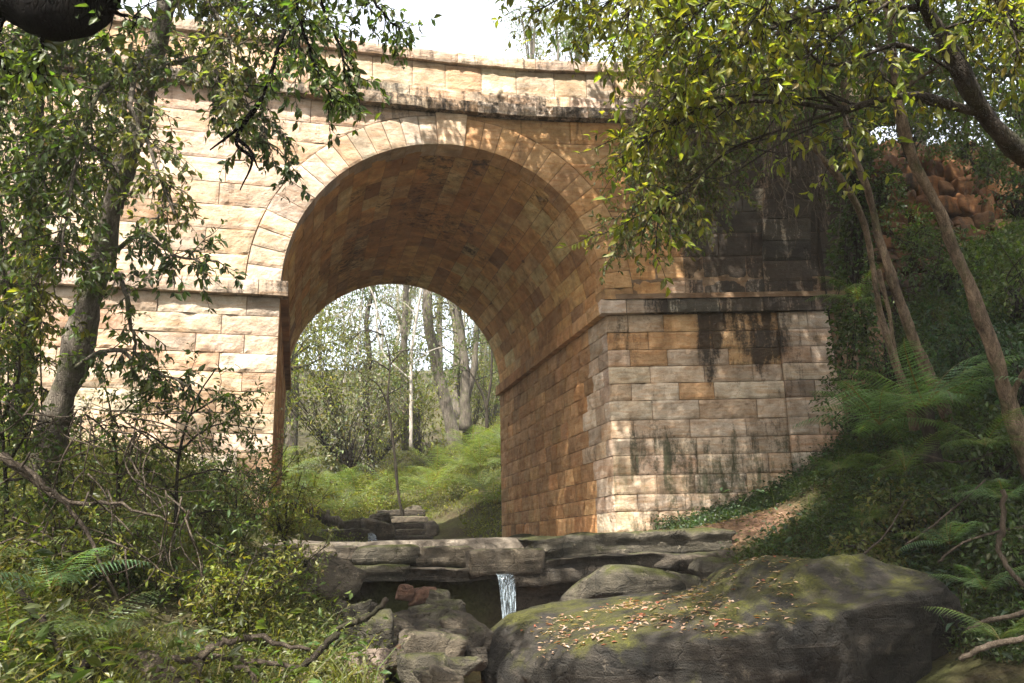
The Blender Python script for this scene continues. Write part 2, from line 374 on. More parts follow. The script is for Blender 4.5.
def stone(B, uL, uR, v0, v1, fmap, tint, res=.05, depth=.10, rough=.008, gap=.006, stain=None, moss=None, pill=.014, seed=None):
    """one dressed stone: uL(v), uR(v) its two ends; fmap(u, v, d) -> xyz with d outwards from the wall"""
    seed = rng.integers(1e6) if seed is None else seed
    hgt = v1-v0; vm = np.linspace(v0+gap, v1-gap, max(3, int(hgt/res)+1))
    a = np.array([uL(q) for q in vm])+gap; b = np.array([uR(q) for q in vm])-gap
    wid = max((b-a).max(), .05)
    if wid <= .06: return
    b = np.maximum(b, a+.004)
    nu = max(3, int(wid/res)+1); s = np.linspace(0, 1, nu)
    # denser rows at the border so that the worn arris reads
    U = a[:, None]+(b-a)[:, None]*s[None]; V = np.repeat(vm[:, None], nu, 1)
    e = np.minimum(np.minimum(U-a[:, None], b[:, None]-U), np.minimum(V-vm[0], vm[-1]-V))
    p = np.stack([U, V, np.full_like(U, seed*.37 % 97)], -1)
    tone = .6+.8*((seed*.618) % 1)
    d = rough*tone*(fbm(p, 4.5, 3, 4, .6)) + .006*((seed*.231) % 1) - pill*np.exp(-e/.016)*(.7+.5*noise(p, 6, 8))
    chip = noise(p, 3.3, 21); d = d-.05*np.clip(chip-.62, 0, 1)*np.exp(-e/.09)*2
    wob = .006*noise(p, 2.5, 5)
    V2 = V+wob*(e < .01)
    n_v, n_u = U.shape
    P = fmap(U, V2, d).reshape(-1, 3)
    id_ = np.arange(n_v*n_u).reshape(n_v, n_u)
    Fq = np.stack([id_[:-1, :-1], id_[:-1, 1:], id_[1:, 1:], id_[1:, :-1]], -1).reshape(-1, 4)
    ring = np.concatenate([id_[0, :-1], id_[:-1, -1], id_[-1, :0:-1], id_[:0:-1, 0]])
    Pb = fmap(U.ravel()[ring], V2.ravel()[ring], np.full(len(ring), -depth))
    k = len(ring); rb = np.arange(k)+n_v*n_u
    Fs = np.stack([ring, rb, np.roll(rb, -1), np.roll(ring, -1)], -1)
    PP = np.concatenate([P, Pb])
    st = stain(PP) if stain else np.zeros(len(PP)); mo = moss(PP) if moss else np.zeros(len(PP))
    tv = tint*(1+.0*PP[:, :1])
    B.add(PP, [Fq, Fs], tint=tv, stain=np.clip(st+.06*rng.standard_normal(), 0, 1), moss=mo)

def courses(v0, v1, h, jit=.06):
    n = max(1, round((v1-v0)/h)); e = np.linspace(v0, v1, n+1); e[1:-1] += rng.uniform(-jit, jit, n-1)*h
    return list(zip(e[:-1], e[1:]))
def cuts(a, b, w, off=0.):
    xs = [a]; x = a+w*(off if off else rng.uniform(.5, 1.1))
    while x < b-.45*w: xs.append(x); x += w*rng.uniform(.7, 1.35)
    xs.append(b); return list(zip(xs[:-1], xs[1:]))
const = lambda q: (lambda v: q)
_wx = np.linspace(-14, 9, 240); _wh = -HEAD*sstep(_wx, -1.5, 5.0); _wy = np.cumsum(np.tan(_wh))*(_wx[1]-_wx[0]); _wy -= np.interp(-1.5, _wx, _wy)
def warp(V):        # the upper face leans out to follow the curved roadway
    V = np.array(V, float); x, z = V[:, 0], V[:, 2]
    d = np.interp(x, _wx, _wy)-face_y(x, 3.75)
    V[:, 1] += d*sstep(z, 4.6, 8.0)*(1-sstep(V[:, 1], 1., 4.)); return V
MORTAR = np.array((.20, .14, .09))
def backing(B, fmap, us, vs, d=-.03, stain=None):
    U, V = np.meshgrid(us, vs); P = fmap(U, V, np.full_like(U, d)).reshape(-1, 3)
    id_ = np.arange(U.size).reshape(U.shape)
    Fq = np.stack([id_[:-1, :-1], id_[:-1, 1:], id_[1:, 1:], id_[1:, :-1]], -1).reshape(-1, 4)
    B.add(P, [Fq], tint=MORTAR, stain=(stain(P) if stain else 0.), moss=0.)

def st_face(P):     # where the black mildew has grown on the front
    x, z = P[:, 0], P[:, 2]
    s = .25+.20*noise(P, .9, 52)+.08*noise(P, 2.3, 53)+.24*sstep(z, 7.2, 8.0)*np.clip(1-np.abs(x)/9, 0, 1)
    q = .5*noise(np.stack([x*1.3, x*0, z*.25], -1), 1, 4)
    q2 = fbm(np.stack([x*1.6, x*0, z*.5], -1), 1, 44, 3)
    reach = 3.05-.85*noise(np.stack([x*1.9, x*0, x*0+z*.15], -1), 1, 57)
    right = sstep(x+.6*q2, 3.8, 5.0)*(.98+.10*q2)*np.maximum(sstep(z, 4.2, 4.5), .88*sstep(z, reach-.5, reach+.5))*np.where(z < 4.3, 1-.6*sstep(x, 6.2, 6.5), 1)
    s = np.maximum(s, right)
    s = np.maximum(s, .40*sstep(x, 3.6, 5.)*sstep(z+.7*q, 1.6, 3.4))
    s = np.maximum(s, (.46+.24*noise(P, 1.3, 91))*sstep(2.6+.5*q-z, 0, 1.2)*(x > 3.3))
    return s
def st_cornice(P):
    x = P[:, 0]; return .86+.2*noise(np.stack([x*.8, x*0, x*0], -1), 1, 12)
def st_parl(P):
    x = P[:, 0]; return .58+.32*noise(np.stack([x*1.1, x*0, x*0], -1), 1, 16)
def st_light(P): return .20+.16*noise(P, .8, 61)
def st_cope(P): return .42+0*P[:, 0]
def mo_face(P):
    x, z = P[:, 0], P[:, 2]; return (.55*sstep(3.0-z, 0, 2.0)+.14*noise(P, 1.1, 71))*(x > 2.95)
def st_vault(P):
    n = noise(P, .55, 31)+.5*noise(P, 1.3, 33); z = P[:, 2]
    return .27+.30*n*sstep(z, 4.2, 6.0)+.10*sstep(z, 5.4, 7.0)-.10*sstep(4.4-z, 0, 1)

bridge = empty('stone_bridge', (0, 0, 0), 'curved sandstone bridge with one tall round arch spanning the creek', 'bridge')

f_plane = lambda U, V, d: np.stack([U, -d, V], -1)
def f_bent(x0, off=0.):
    c, s = math.cos(HEAD), math.sin(HEAD)
    def f(U, V, d):
        U = np.asarray(U, float); dd = np.asarray(d, float)+off
        r = U > x0
        x = np.where(r, x0+(U-x0)*c-dd*s, U); y = np.where(r, -(U-x0)*s-dd*c, -dd)
        return np.stack([x, y, np.asarray(V, float)+0*x], -1)
    return f
XL, XR = -13., 8.3
# spandrel wall above the springing, cut to the ring
B = MB(); fm = f_bent(3.75)
def circ(z, side, r=RO+.004):
    q = r*r-(z-SP)**2; return side*math.sqrt(q) if q > 0 else 0.
for (v0, v1) in courses(4.405, 8.0, .45):
    vin = v0
    for (a, b) in cuts(XL, circ(v0, -1), 1.2):
        last = abs(b-circ(v0, -1)) < 1e-6
        if not last and b > circ(v1, -1) and v1 < SP+RO: last = True; bb = circ(v0, -1)
        stone(B, const(a), (lambda v: circ(v, -1)) if last else const(b), v0, v1, fm, pick(SANDS), stain=st_face, moss=mo_face)
        if last: break
    left_edge = circ(v0, 1)
    xs = cuts(0, XR-left_edge, .85); first = True
    for (a, b) in xs:
        a += left_edge; b += left_edge
        stone(B, (lambda v: circ(v, 1)) if first else const(a), const(b), v0, v1, fm, pick(ORANGE[[0, 2, 5]] if a < 4.2 else SANDS), stain=st_face, moss=mo_face)
        first = False
# backing with the opening cut out
th = np.linspace(0, PI, 61)
for x0_, x1_, ys_ in ((XL, -R-.05, (0, 8.05)), (R+.05, XR, (0, 8.05))):
    backing(B, fm, np.linspace(x0_, x1_, 30), np.linspace(SP-.3, 8.05, 4), -.035)
cx = R*np.cos(th)*1.01; cz = SP+R*np.sin(th)*1.01
Vb = np.concatenate([np.stack([cx, cx*0+.035, cz], -1), np.stack([cx*1.0, cx*0+.035, cx*0+8.05], -1)]); n_ = len(th)
B.add(Vb, [np.stack([np.arange(n_-1), np.arange(1, n_), np.arange(1, n_)+n_, np.arange(n_-1)+n_], -1)], tint=MORTAR, stain=0., moss=0.)
B.V = [warp(np.concatenate(B.V))]; B.build('spandrel_wall', SAND, bridge)

# arch ring of voussoirs, and the keystone
kh = .085
angs = np.concatenate([np.linspace(0, PI/2-kh, 16), ])
def f_ring(proud):
    def f(U, V, d):   # U = angle*3.3, V = radius
        a = np.asarray(U)/3.3; r_ = np.asarray(V); return np.stack([r_*np.cos(a), -(np.asarray(d)+proud)+0*a, SP+r_*np.sin(a)], -1)
    return f
for side in (0, 1):
    B = MB()
    for i in range(15):
        a0, a1 = angs[i], angs[i+1]
        if side: a0, a1 = PI-a1, PI-a0
        top = RO-rng.uniform(0, .010)
        stone(B, const(a0*3.3), const(a1*3.3), R, top, f_ring(.018), pick(ORANGE[[0, 2, 5, 6]] if not side else SANDS), stain=st_light, rough=.010, depth=.5, res=.045)
    B.V = [warp(np.concatenate(B.V))]; B.build('arch_ring', SAND, bridge)
B = MB()
stone(B, const((PI/2-kh)*3.3), const((PI/2+kh)*3.3), R-.02, RO+.06, f_ring(.05), np.array((.56, .43, .31)), rough=.006, depth=.5, stain=lambda P: .05+0*P[:, 0])
B.V = [warp(np.concatenate(B.V))]; B.build('keystone', SAND, bridge)

# barrel vault
VAULT = np.array([(.50, .31, .135), (.43, .25, .105), (.52, .37, .20), (.36, .21, .095), (.26, .155, .08), (.13, .085, .052)])
B = MB(); na = 27
def f_vault(U, V, d):
    a = np.asarray(U)/R; r_ = R-np.asarray(d); return np.stack([r_*np.cos(a), np.asarray(V)+0*a, SP+r_*np.sin(a)], -1)
ea = np.linspace(0.02, PI-.02, na+1)
for i in range(na):
    for (y0, y1) in cuts(.30 if i % 2 else .52, D, .78):
        stone(B, const(ea[i]*R), const(ea[i+1]*R), y0, y1, f_vault, np.minimum(VAULT[rng.choice(6, p=[.28, .25, .26, .17, .04, .0])]*rng.uniform(1.05, 1.4), .62), res=.08, rough=.012, stain=st_vault, pill=.016)
backing(B, f_vault, np.linspace(0, PI*R, 60), np.linspace(0.03, D, 6), -.025)
B.V = [warp(np.concatenate(B.V))]; B.build('barrel_vault', SAND, bridge)

# piers: front faces and the walls inside the opening
def f_wall_r(U, V, d): return np.stack([R-np.asarray(d)+0*np.asarray(U), np.asarray(U)+0*np.asarray(d), np.asarray(V)+0*np.asarray(U)], -1)
def f_wall_l(U, V, d): return np.stack([-R+np.asarray(d)+0*np.asarray(U), np.asarray(U)+0*np.asarray(d), np.asarray(V)+0*np.asarray(U)], -1)
IMZ0, IMZ1 = 4.12, 4.40
cz_ = courses(-.25, IMZ0, .345)
B = MB(); fr = f_bent(3.0)
for k, (v0, v1) in enumerate(cz_):
    for j, (a, b) in enumerate(cuts(R, 6.28, .92, .85 if k % 2 else .45)):
        pal = SANDS if v0 < 3.0 or rng.random() < .4 else ORANGE[[0, 2, 5]]
        if rng.random() < .12: pal = ORANGE[[0, 2, 5]]
        stone(B, const(a), const(b), v0, v1, fr, .68*pick(pal)+.32*(np.array([.48, .36, .23])*sstep(v0, 2.2, 3.2)+np.array([.50, .43, .33])*(1-sstep(v0, 2.2, 3.2))), res=.04, rough=.013, stain=st_face, moss=mo_face, pill=.017)
    for (a, b) in cuts(0.02, D, .62, .5 if k % 2 else .85):
        stone(B, const(a), const(b), v0, v1, f_wall_r, pick(ORANGE[[0, 2, 5, 6]] if a > .9 else SANDS)*rng.uniform(.85, 1.1), res=.06, rough=.014, stain=st_light, moss=lambda P: .35*sstep(1.2-P[:, 2], 0, 1.2))
backing(B, fr, np.linspace(R+.03, XR, 20), np.linspace(-.6, SP+.2, 4), -.035); backing(B, f_wall_r, np.linspace(.03, D, 10), np.linspace(-.6, SP+.05, 4), -.03)
B.build('pier', SAND, bridge)
B = MB()
for k, (v0, v1) in enumerate(cz_):
    for (a, b) in cuts(0, 10, 1.1, .85 if k % 2 else .5):
        stone(B, const(-R-b), const(-R-a), v0, v1, f_plane, pick(SANDS), stain=lambda P: .1+0*P[:, 0], rough=.016)
    for (a, b) in cuts(.02, D, .7):
        stone(B, const(a), const(b), v0, v1, f_wall_l, pick(ORANGE), res=.12, stain=st_light)
backing(B, f_plane, np.linspace(-13, -R-.03, 10), np.linspace(-.6, SP+.2, 4), -.035); backing(B, f_wall_l, np.linspace(.03, D, 10), np.linspace(-.6, SP+.05, 4), -.03)
B.build('pier', SAND, bridge)
# pilaster on the outer end of the right pier, from the ground to the cornice
B = MB(); fp = f_bent(3.0, .07); fp2 = f_bent(3.0, .02)
for k, (v0, v1) in enumerate(cz_):
    for (a, b) in ([(6.28, 7.22)] if k % 2 else [(6.28, 6.28+.55), (6.28+.55, 7.22)]):
        stone(B, const(a), (lambda v: 7.42-.045*v) if abs(b-7.22) < 1e-6 else const(b), v0, v1, fp, pick(SANDS), depth=.16, res=.04, stain=st_face, moss=mo_face)
for (v0, v1) in courses(IMZ1, 8.0, .40):
    stone(B, const(6.15), const(7.1), v0, v1, lambda U, V, d: warp(f_bent(3.75, .07)(U, V, d).reshape(-1, 3)).reshape(np.shape(U)+(3,)), pick(SANDS), depth=.2, stain=st_face)
B.build('pilaster', SAND, bridge)
# impost courses (string course at the springing)
def course_run(B, fmap, a, b, v0, v1, w, pal, stain, proud, under=True, **kw):
    for (p, q) in cuts(a, b, w):
        stone(B, const(p), const(q), v0, v1, lambda U, V, d: fmap(U, V, np.asarray(d)+proud), pick(pal), depth=proud+.12, stain=stain, **kw)
B = MB(); blk = lambda P: .12+.85*sstep(P[:, 0], 3.4, 3.9)+0*P[:, 1]
course_run(B, fr, R-.13, 7.5, IMZ0, IMZ1, .8, SANDS[:3], blk, .13)
course_run(B, f_wall_r, .0, D, IMZ0, IMZ1, .9, ORANGE[:3], st_light, .13, res=.08)
# top of the ledge
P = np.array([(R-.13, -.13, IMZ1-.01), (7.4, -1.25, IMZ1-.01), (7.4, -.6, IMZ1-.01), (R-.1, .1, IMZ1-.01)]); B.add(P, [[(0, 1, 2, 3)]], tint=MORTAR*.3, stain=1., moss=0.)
B.add([(R-.12, -.1, IMZ1-.01), (R+.05, -.1, IMZ1-.01), (R+.05, D, IMZ1-.01), (R-.12, D, IMZ1-.01), (R-.12, -.1, IMZ0+.01), (R+.05, -.1, IMZ0+.01), (R+.05, D, IMZ0+.01), (R-.12, D, IMZ0+.01)], [[(0, 1, 2, 3), (4, 5, 6, 7)]], tint=MORTAR, stain=.1, moss=0.)
B.build('impost', SAND, bridge)
B = MB()
course_run(B, f_plane, -13, -R+.13, IMZ0, IMZ1, .95, SANDS[:3], lambda P: .64+.3*noise(P, 1.1, 7), .13)
course_run(B, f_wall_l, .0, D, IMZ0, IMZ1, .9, ORANGE[3:5], st_light, .13, res=.1)
B.add([(-13, -.12, IMZ1-.01), (-R+.12, -.12, IMZ1-.01), (-R+.12, .1, IMZ1-.01), (-13, .1, IMZ1-.01), (-13, -.12, IMZ0+.01), (-R+.12, -.12, IMZ0+.01), (-R+.12, .1, IMZ0+.01), (-13, .1, IMZ0+.01)], [[(0, 1, 2, 3), (4, 5, 6, 7)]], tint=MORTAR, stain=.3, moss=0.)
B.build('impost', SAND, bridge)
# cornice, parapet, coping on the gentle curve of the roadway
def f_curve(off=0.):
    xs = np.linspace(-14, 9, 240); dx = xs[1]-xs[0]
    hd = -HEAD*sstep(xs, -1.5, 5.0); ys = np.cumsum(np.tan(hd))*dx; ys -= np.interp(-1.5, xs, ys)
    def f(U, V, d):
        U = np.asarray(U, float); y = np.interp(U, xs, ys); h_ = np.interp(U, xs, hd); dd = np.asarray(d, float)+off
        return np.stack([U+dd*np.sin(h_), y-dd*np.cos(h_), np.asarray(V, float)+0*U], -1)
    return f
fc = f_curve()
def run_box(B, a, b, v0, v1, front, back, stain=0.):
    us = np.linspace(a, b, 40)
    A = [f_curve()(us, np.full(40, v), np.full(40, d)) for v, d in ((v0, front), (v1, front), (v1, -back), (v0, -back))]
    V_ = np.concatenate(A); i = np.arange(39)
    B.add(V_, [np.concatenate([np.stack([i+40*k, i+1+40*k, i+1+40*((k+1) % 4), i+40*((k+1) % 4)], -1) for k in range(4)])], tint=MORTAR, stain=stain, moss=0.)
B = MB(); course_run(B, fc, -13, 8.8, 8.0, 8.24, .9, SANDS, st_cornice, .17, rough=.022); run_box(B, -13, 8.8, 8.01, 8.23, .15, .3, .5); B.build('cornice', SAND, bridge)
B = MB(); course_run(B, fc, -13, 8.8, 8.24, 8.53, .8, SANDS, st_parl, .04); course_run(B, fc, -13, 8.8, 8.53, 9.08, .62, np.array([(.52, .42, .31), (.50, .37, .25), (.55, .46, .36)]), st_light, .0); run_box(B, -13, 8.8, 8.2, 9.07, -.03, .35); B.build('parapet', SAND, bridge)
B = MB(); course_run(B, fc, -13, 8.8, 9.08, 9.31, 1.3, SANDS[:3], st_cope, .09, rough=.012); run_box(B, -13, 8.8, 9.09, 9.305, .075, .45, .4); B.build('coping', SAND, bridge)
# roadway fill between the faces, and the far face
B = MB()
us = np.linspace(XL, 8.8, 40); fr0 = f_curve()(us, np.full(40, 8.2), np.full(40, -.06)); bk0 = fr0.copy(); bk0[:, 1] = D; ii = np.arange(39)
B.add(np.concatenate([fr0, bk0]), [np.stack([ii, ii+1, ii+41, ii+40], -1)], tint=MORTAR, stain=.2, moss=0.)
yb = D+.01
Vb = np.concatenate([np.stack([R*np.cos(th), th*0+yb, SP+R*np.sin(th)], -1), np.stack([R*np.cos(th), th*0+yb, th*0+9.2], -1)])
B.add(Vb, [np.stack([np.arange(n_-1), np.arange(1, n_), np.arange(1, n_)+n_, np.arange(n_-1)+n_], -1)], tint=SANDS[0], stain=.2, moss=0.)
for a, b in ((XL, -R), (R, XR)): B.add([(a, yb, -.6), (b, yb, -.6), (b, yb, 9.2), (a, yb, 9.2)], [[(0, 1, 2, 3)]], tint=SANDS[0], stain=.2, moss=0.)
ex, ey = 7.15, -1.05
B.add([(ex, ey, -.6), (ex, D, -.6), (ex, D, 8.2), (ex, ey, 8.2)], [[(0, 1, 2, 3)]], tint=MORTAR, stain=.9, moss=0.)
B.build('roadway', SAND, bridge)
# __NEXT__
# ------------------------------------------------------------------ rock
def ico(n):
    import bmesh
    bm = bmesh.new(); bmesh.ops.create_icosphere(bm, subdivisions=n, radius=1)
    V = np.array([v.co[:] for v in bm.verts]); F = np.array([[v.index for v in f.verts] for f in bm.faces]); bm.free(); return V, F
ICO = {k: ico(k) for k in (4, 5, 6)}
def polyrad(V, planes, p):
    s = 0
    for n_, c in planes:
        n_ = norm(np.array(n_, float)); s = s+np.maximum(V@n_, 0)**p/c**p
    return s**(-1/p)
def rock(name, loc, size, label, cat='rock', mat=None, seed=1, rough=.06, yaw=0., p=12, lvl=4, group=None, planes=None, tilt=(0, 0)):
    rg = np.random.default_rng(seed); V, F = ICO[lvl]
    if planes is None:
        planes = []
        for sx in ((1, 0, 0), (-1, 0, 0), (0, 1, 0), (0, -1, 0), (0, 0, 1), (0, 0, -1)):
            planes.append((np.array(sx)+rg.normal(0, .22, 3), rg.uniform(.82, 1.)))
        for k in range(7): planes.append((rg.normal(0, 1, 3), rg.uniform(.85, 1.15)))
    if callable(planes): P = V*planes(V)[:, None]
    else: P = V*polyrad(V, planes, p)[:, None]
    P = P*np.array(size)/1.0
    a = float(min(size)); o = seed*3.1
    nrm = norm(V/np.array(size))
    P = P + nrm*(a*rough*fbm(P+o, 1.6/a, seed, 5, .55))[:, None]
    st = noise(np.stack([P[:, 0]*.3, P[:, 1]*.3, P[:, 2]*5/max(a, .2)], -1)+o, 1, seed+3)
    P = P*(1+.03*st[:, None]*np.array([1, 1, 0]))
    M = Matrix.Rotation(yaw, 3, 'Z') @ Matrix.Rotation(tilt[0], 3, 'X') @ Matrix.Rotation(tilt[1], 3, 'Y')
    P = P@np.array(M).T
    me = mesh_from(name, P, [F], None, True)
    o = link(name, me, mat or ROCK, None, [float(q) for q in loc])
    return tag(o, label, cat, group)
def rock_px(name, x0, x1, y0, y1, Y, label, depth=.9, seed=1, mat=None, **kw):
    c = aty((x0+x1)/2, (y0+y1)/2, Y); Z = (c-CAM)@FW
    w, h = (x1-x0)/FPX*Z/2, (y1-y0)/FPX*Z/2
    return rock(name, c, (w*1.08, max(w, h)*depth, h*1.1), label, mat=mat, seed=seed, **kw)

# the big mossy boulder in the foreground
def big(V):
    s1 = polyrad(V, [((-.13, -.10, .98), .47), ((-1, -.2, .15), 2.35), ((-.62, -.3, .75), 1.38), ((.36, -1, -.42), 1.0), ((-.5, -1, -.2), 1.45), ((0, 1, .1), 1.3), ((1, 0, 0), 1.5), ((0, 0, -1), 1.25), ((-.8, -.3, -.6), 2.0)], 20)
    s2 = polyrad(V, [((-.456, -.05, .89), .56), ((-.1, .06, .995), .745), ((.29, .05, .957), 1.10), ((.53, 0, .85), 1.42), ((.87, -.1, .49), 1.92), ((1, -.25, -.1), 2.2), ((.30, -1, -.36), .74), ((0, 1, .2), 1.3), ((-1, 0, 0), 1.0), ((0, 0, -1), 1.25), ((.1, -.75, .65), .90)], 20)
    return np.maximum(s1, s2)
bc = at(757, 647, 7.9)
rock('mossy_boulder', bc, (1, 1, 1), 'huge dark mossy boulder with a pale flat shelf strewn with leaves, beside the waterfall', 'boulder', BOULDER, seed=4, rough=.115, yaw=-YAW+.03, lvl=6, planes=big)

# stratified ledges of the weir
def slab(name, c, size, label, seed, mat=None, yaw=0., roll=0., strata=3, step=.045, jag=.09):
    nx_, ny_, nz_ = [max(2, int(2*q/step)) for q in size]
    nz_ = max(nz_, 6)
    pts = {}; V = []; F = []
    def vid(i, j, k):
        key = (i, j, k)
        if key not in pts: pts[key] = len(V); V.append((i/nx_*2-1, j/ny_*2-1, k/nz_*2-1))
        return pts[key]
    for i in range(nx_):
        for j in range(ny_):
            for k, fl in ((0, 1), (nz_, 0)):
                q = [vid(i, j, k), vid(i+1, j, k), vid(i+1, j+1, k), vid(i, j+1, k)]; F.append(q[::-1] if fl else q)
    for k in range(nz_):
        for i in range(nx_):
            F.append([vid(i, 0, k), vid(i+1, 0, k), vid(i+1, 0, k+1), vid(i, 0, k+1)]); F.append([vid(i, ny_, k+1), vid(i+1, ny_, k+1), vid(i+1, ny_, k), vid(i, ny_, k)])
        for j in range(ny_):
            F.append([vid(0, j, k+1), vid(0, j+1, k+1), vid(0, j+1, k), vid(0, j, k)]); F.append([vid(nx_, j, k), vid(nx_, j+1, k), vid(nx_, j+1, k+1), vid(nx_, j, k+1)])
    V = np.array(V); S_ = np.array(size, float); o = seed*5.7
    side = np.maximum(np.abs(V[:, 0])**6, np.abs(V[:, 1])**6)
    P = V*S_
    lay = np.floor((V[:, 2]*.5+.5)*strata*.999+.35*noise(np.stack([P[:, 0], P[:, 1], P[:, 0]*0], -1)+o, .8, seed))
    off = noise(np.stack([P[:, 0]*1.1+o, P[:, 1]*1.1, lay*7.3], -1), 1, seed+1)*jag + .5*jag*noise(np.stack([P[:, 0]*4+o, P[:, 1]*4, lay*3.3], -1), 1, seed+2)
    P[:, :2] += (norm(V[:, :2]*np.array([1, 1])+1e-6)*(off*side)[:, None])
    rnd = (np.abs(V[:, 2])**4)*side; P[:, :2] *= (1-.05*rnd[:, None]*min(1., .4/ max(S_[0], .4)))
    P[:, 2] += min(.04, .22*S_[2])*fbm(P+o, 1.4, seed+4, 4) - .12*S_[2]*rnd
    P += .010*np.stack([fbm(P+o, 7, 1, 3), fbm(P+o, 7, 2, 3), fbm(P+o, 7, 3, 3)], -1)
    P[:, 2] -= .05*np.clip(fbm(P*np.array([1, 1, .1])+o, 2.3, seed+8, 3)-.35, 0, 1)*(V[:, 2] > 0)
    M = Matrix.Rotation(yaw, 3, 'Z') @ Matrix.Rotation(roll, 3, 'Y'); P = P@np.array(M).T
    me = mesh_from(name, P, [np.array(F)], None, True)
    return tag(link(name, me, mat or ROCK, None, [float(q) for q in c]), label, 'rock ledge')
def slab_px(name, x0, x1, y0, y1, Y, dep, label, seed, **kw):
    c = aty((x0+x1)/2, (y0+y1)/2, Y); Z = (c-CAM)@FW; w, h = (x1-x0)/FPX*Z/2, (y1-y0)/FPX*Z/2
    return slab(name, c+np.array([0, dep, 0]), (w, dep, h), label, seed, **kw)
slab_px('rock_ledge', 262, 336, 545, 561, -3.15, .5, 'short end of the weir ledge made of small stacked stones', 1, mat=ROCK, strata=2)
for k, (x0_, x1_, y0_, y1_, Y_, lab) in enumerate([(326, 358, 547, 563, -3.12, 'dark weathered block of the weir ledge top layer next to the stacked stones'), (356, 421, 546, 564, -3.2, 'long mossy block in the middle of the weir ledge top layer'), (419, 476, 547, 564, -3.16, 'pale block of the weir ledge top layer beside the spout stone')]):
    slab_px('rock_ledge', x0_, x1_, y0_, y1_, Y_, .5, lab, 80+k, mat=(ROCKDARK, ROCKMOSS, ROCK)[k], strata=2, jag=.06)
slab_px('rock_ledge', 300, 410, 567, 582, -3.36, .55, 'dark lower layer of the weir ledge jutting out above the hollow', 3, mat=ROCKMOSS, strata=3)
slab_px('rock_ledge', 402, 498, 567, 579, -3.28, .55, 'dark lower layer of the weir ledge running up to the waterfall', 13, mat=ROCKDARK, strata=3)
slab_px('spout_stone', 468, 546, 549, 574, -3.36, .5, 'smooth pale stone lip that the waterfall runs over', 4, mat=ROCK, strata=1, jag=.03)
slab_px('rock_ledge', 528, 744, 533, 556, -3.15, .6, 'long mossy top layer of the weir ledge, right of the waterfall', 5, mat=ROCKMOSS, strata=3, roll=-.028, jag=.12)
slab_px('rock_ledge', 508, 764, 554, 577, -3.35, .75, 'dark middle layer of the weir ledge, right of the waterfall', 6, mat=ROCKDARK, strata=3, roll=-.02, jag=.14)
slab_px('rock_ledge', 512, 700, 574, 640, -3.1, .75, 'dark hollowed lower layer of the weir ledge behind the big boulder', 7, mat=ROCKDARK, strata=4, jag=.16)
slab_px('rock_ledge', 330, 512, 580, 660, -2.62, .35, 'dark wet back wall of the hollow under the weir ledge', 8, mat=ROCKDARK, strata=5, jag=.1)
slab_px('rock_ledge', 700, 768, 556, 580, -3.7, .4, 'small mossy ledge block at the right end of the weir', 9, mat=ROCKMOSS, strata=3)
rock_px('mossy_rock', 578, 668, 566, 606, -4.3, 'rounded mossy rock between the weir ledge and the big boulder', seed=11, mat=ROCKMOSS)
rock_px('mossy_rock', 660, 700, 574, 600, -4.1, 'small mossy rock tucked behind the middle of the big boulder', seed=12, mat=ROCKMOSS)
# creek bed stones
for a in [
 ('creek_stone', 306, 360, 563, 600, -3.95, 'angular grey stone below the left end of the weir ledge', ROCK, 21),
 ('creek_stone', 356, 480, 622, 676, -4.9, 'broad brown stone sloping down to the right under the ledge hollow', ROCKDARK, 22),
 ('creek_stone', 328, 394, 620, 690, -6.0, 'tall mossy grey stone at the left of the creek bed', ROCKMOSS, 23),
 ('creek_stone', 329, 384, 652, 694, -6.9, 'pale pinkish stone at the bottom edge of the creek bed', None, 24),
 ('creek_stone', 396, 466, 632, 667, -5.7, 'flat-topped tan stone in the middle of the creek bed', ROCK, 25),
 ('creek_stone', 384, 413, 621, 640, -5.3, 'small wedge-shaped stone behind the flat-topped tan stone', ROCK, 26),
 ('creek_stone', 397, 452, 654, 690, -6.3, 'dark green mossy stone in front of the flat-topped tan stone', ROCKMOSS, 27),
 ('creek_stone', 466, 487, 647, 669, -5.6, 'small brown stone at the edge of the pool', ROCKDARK, 28),
 ('creek_stone', 470, 506, 633, 651, -5.0, 'dark wet stone at the foot of the waterfall', ROCKDARK, 29),
 ('creek_stone', 430, 461, 669, 692, -6.8, 'rounded grey stone at the bottom edge beside the pool', ROCK, 30),
 ('creek_stone', 396, 413, 585, 600, -4.25, 'small upright rust-coloured stone lying in the hollow', ROCKRED, 31),
 ('creek_stone', 413, 436, 587, 603, -4.25, 'darker rusty brown stone lying right of the upright one in the hollow', ROCKRED, 32),
 ('creek_stone', 389, 402, 646, 668, -6.0, 'small rust-red block between the mossy stones', ROCKRED, 33),
 ('creek_stone', 262, 312, 575, 603, -4.4, 'low grey stone half hidden in the grass left of the ledge', ROCK, 34),
 ]:
    rock_px(a[0], a[1], a[2], a[3], a[4], a[5], a[6], seed=a[8], mat=a[7] or mat_rock('pinkish_rock', (.24, .18, .135), (.12, .09, .07), (.32, .25, .20), mossamt=0), rough=.1)
rgs_ = np.random.default_rng(99)
for k in range(46):
    px, py = rgs_.uniform(300, 464), rgs_.uniform(598, 678); Y_ = -4.2-(py-598)/80*2.6; w_ = rgs_.uniform(6, 17); c_ = aty(px, py, Y_)
    rock_px('creek_stone', px-w_, px+w_, py-w_*.6, py+w_*.6, Y_, 'small angular stone among the rubble of the creek bed', seed=700+k, mat=(ROCK, ROCKDARK, ROCKMOSS, ROCKDARK)[k % 4], rough=.1, p=30, yaw=rgs_.uniform(0, 6), group='small stones in the creek bed')
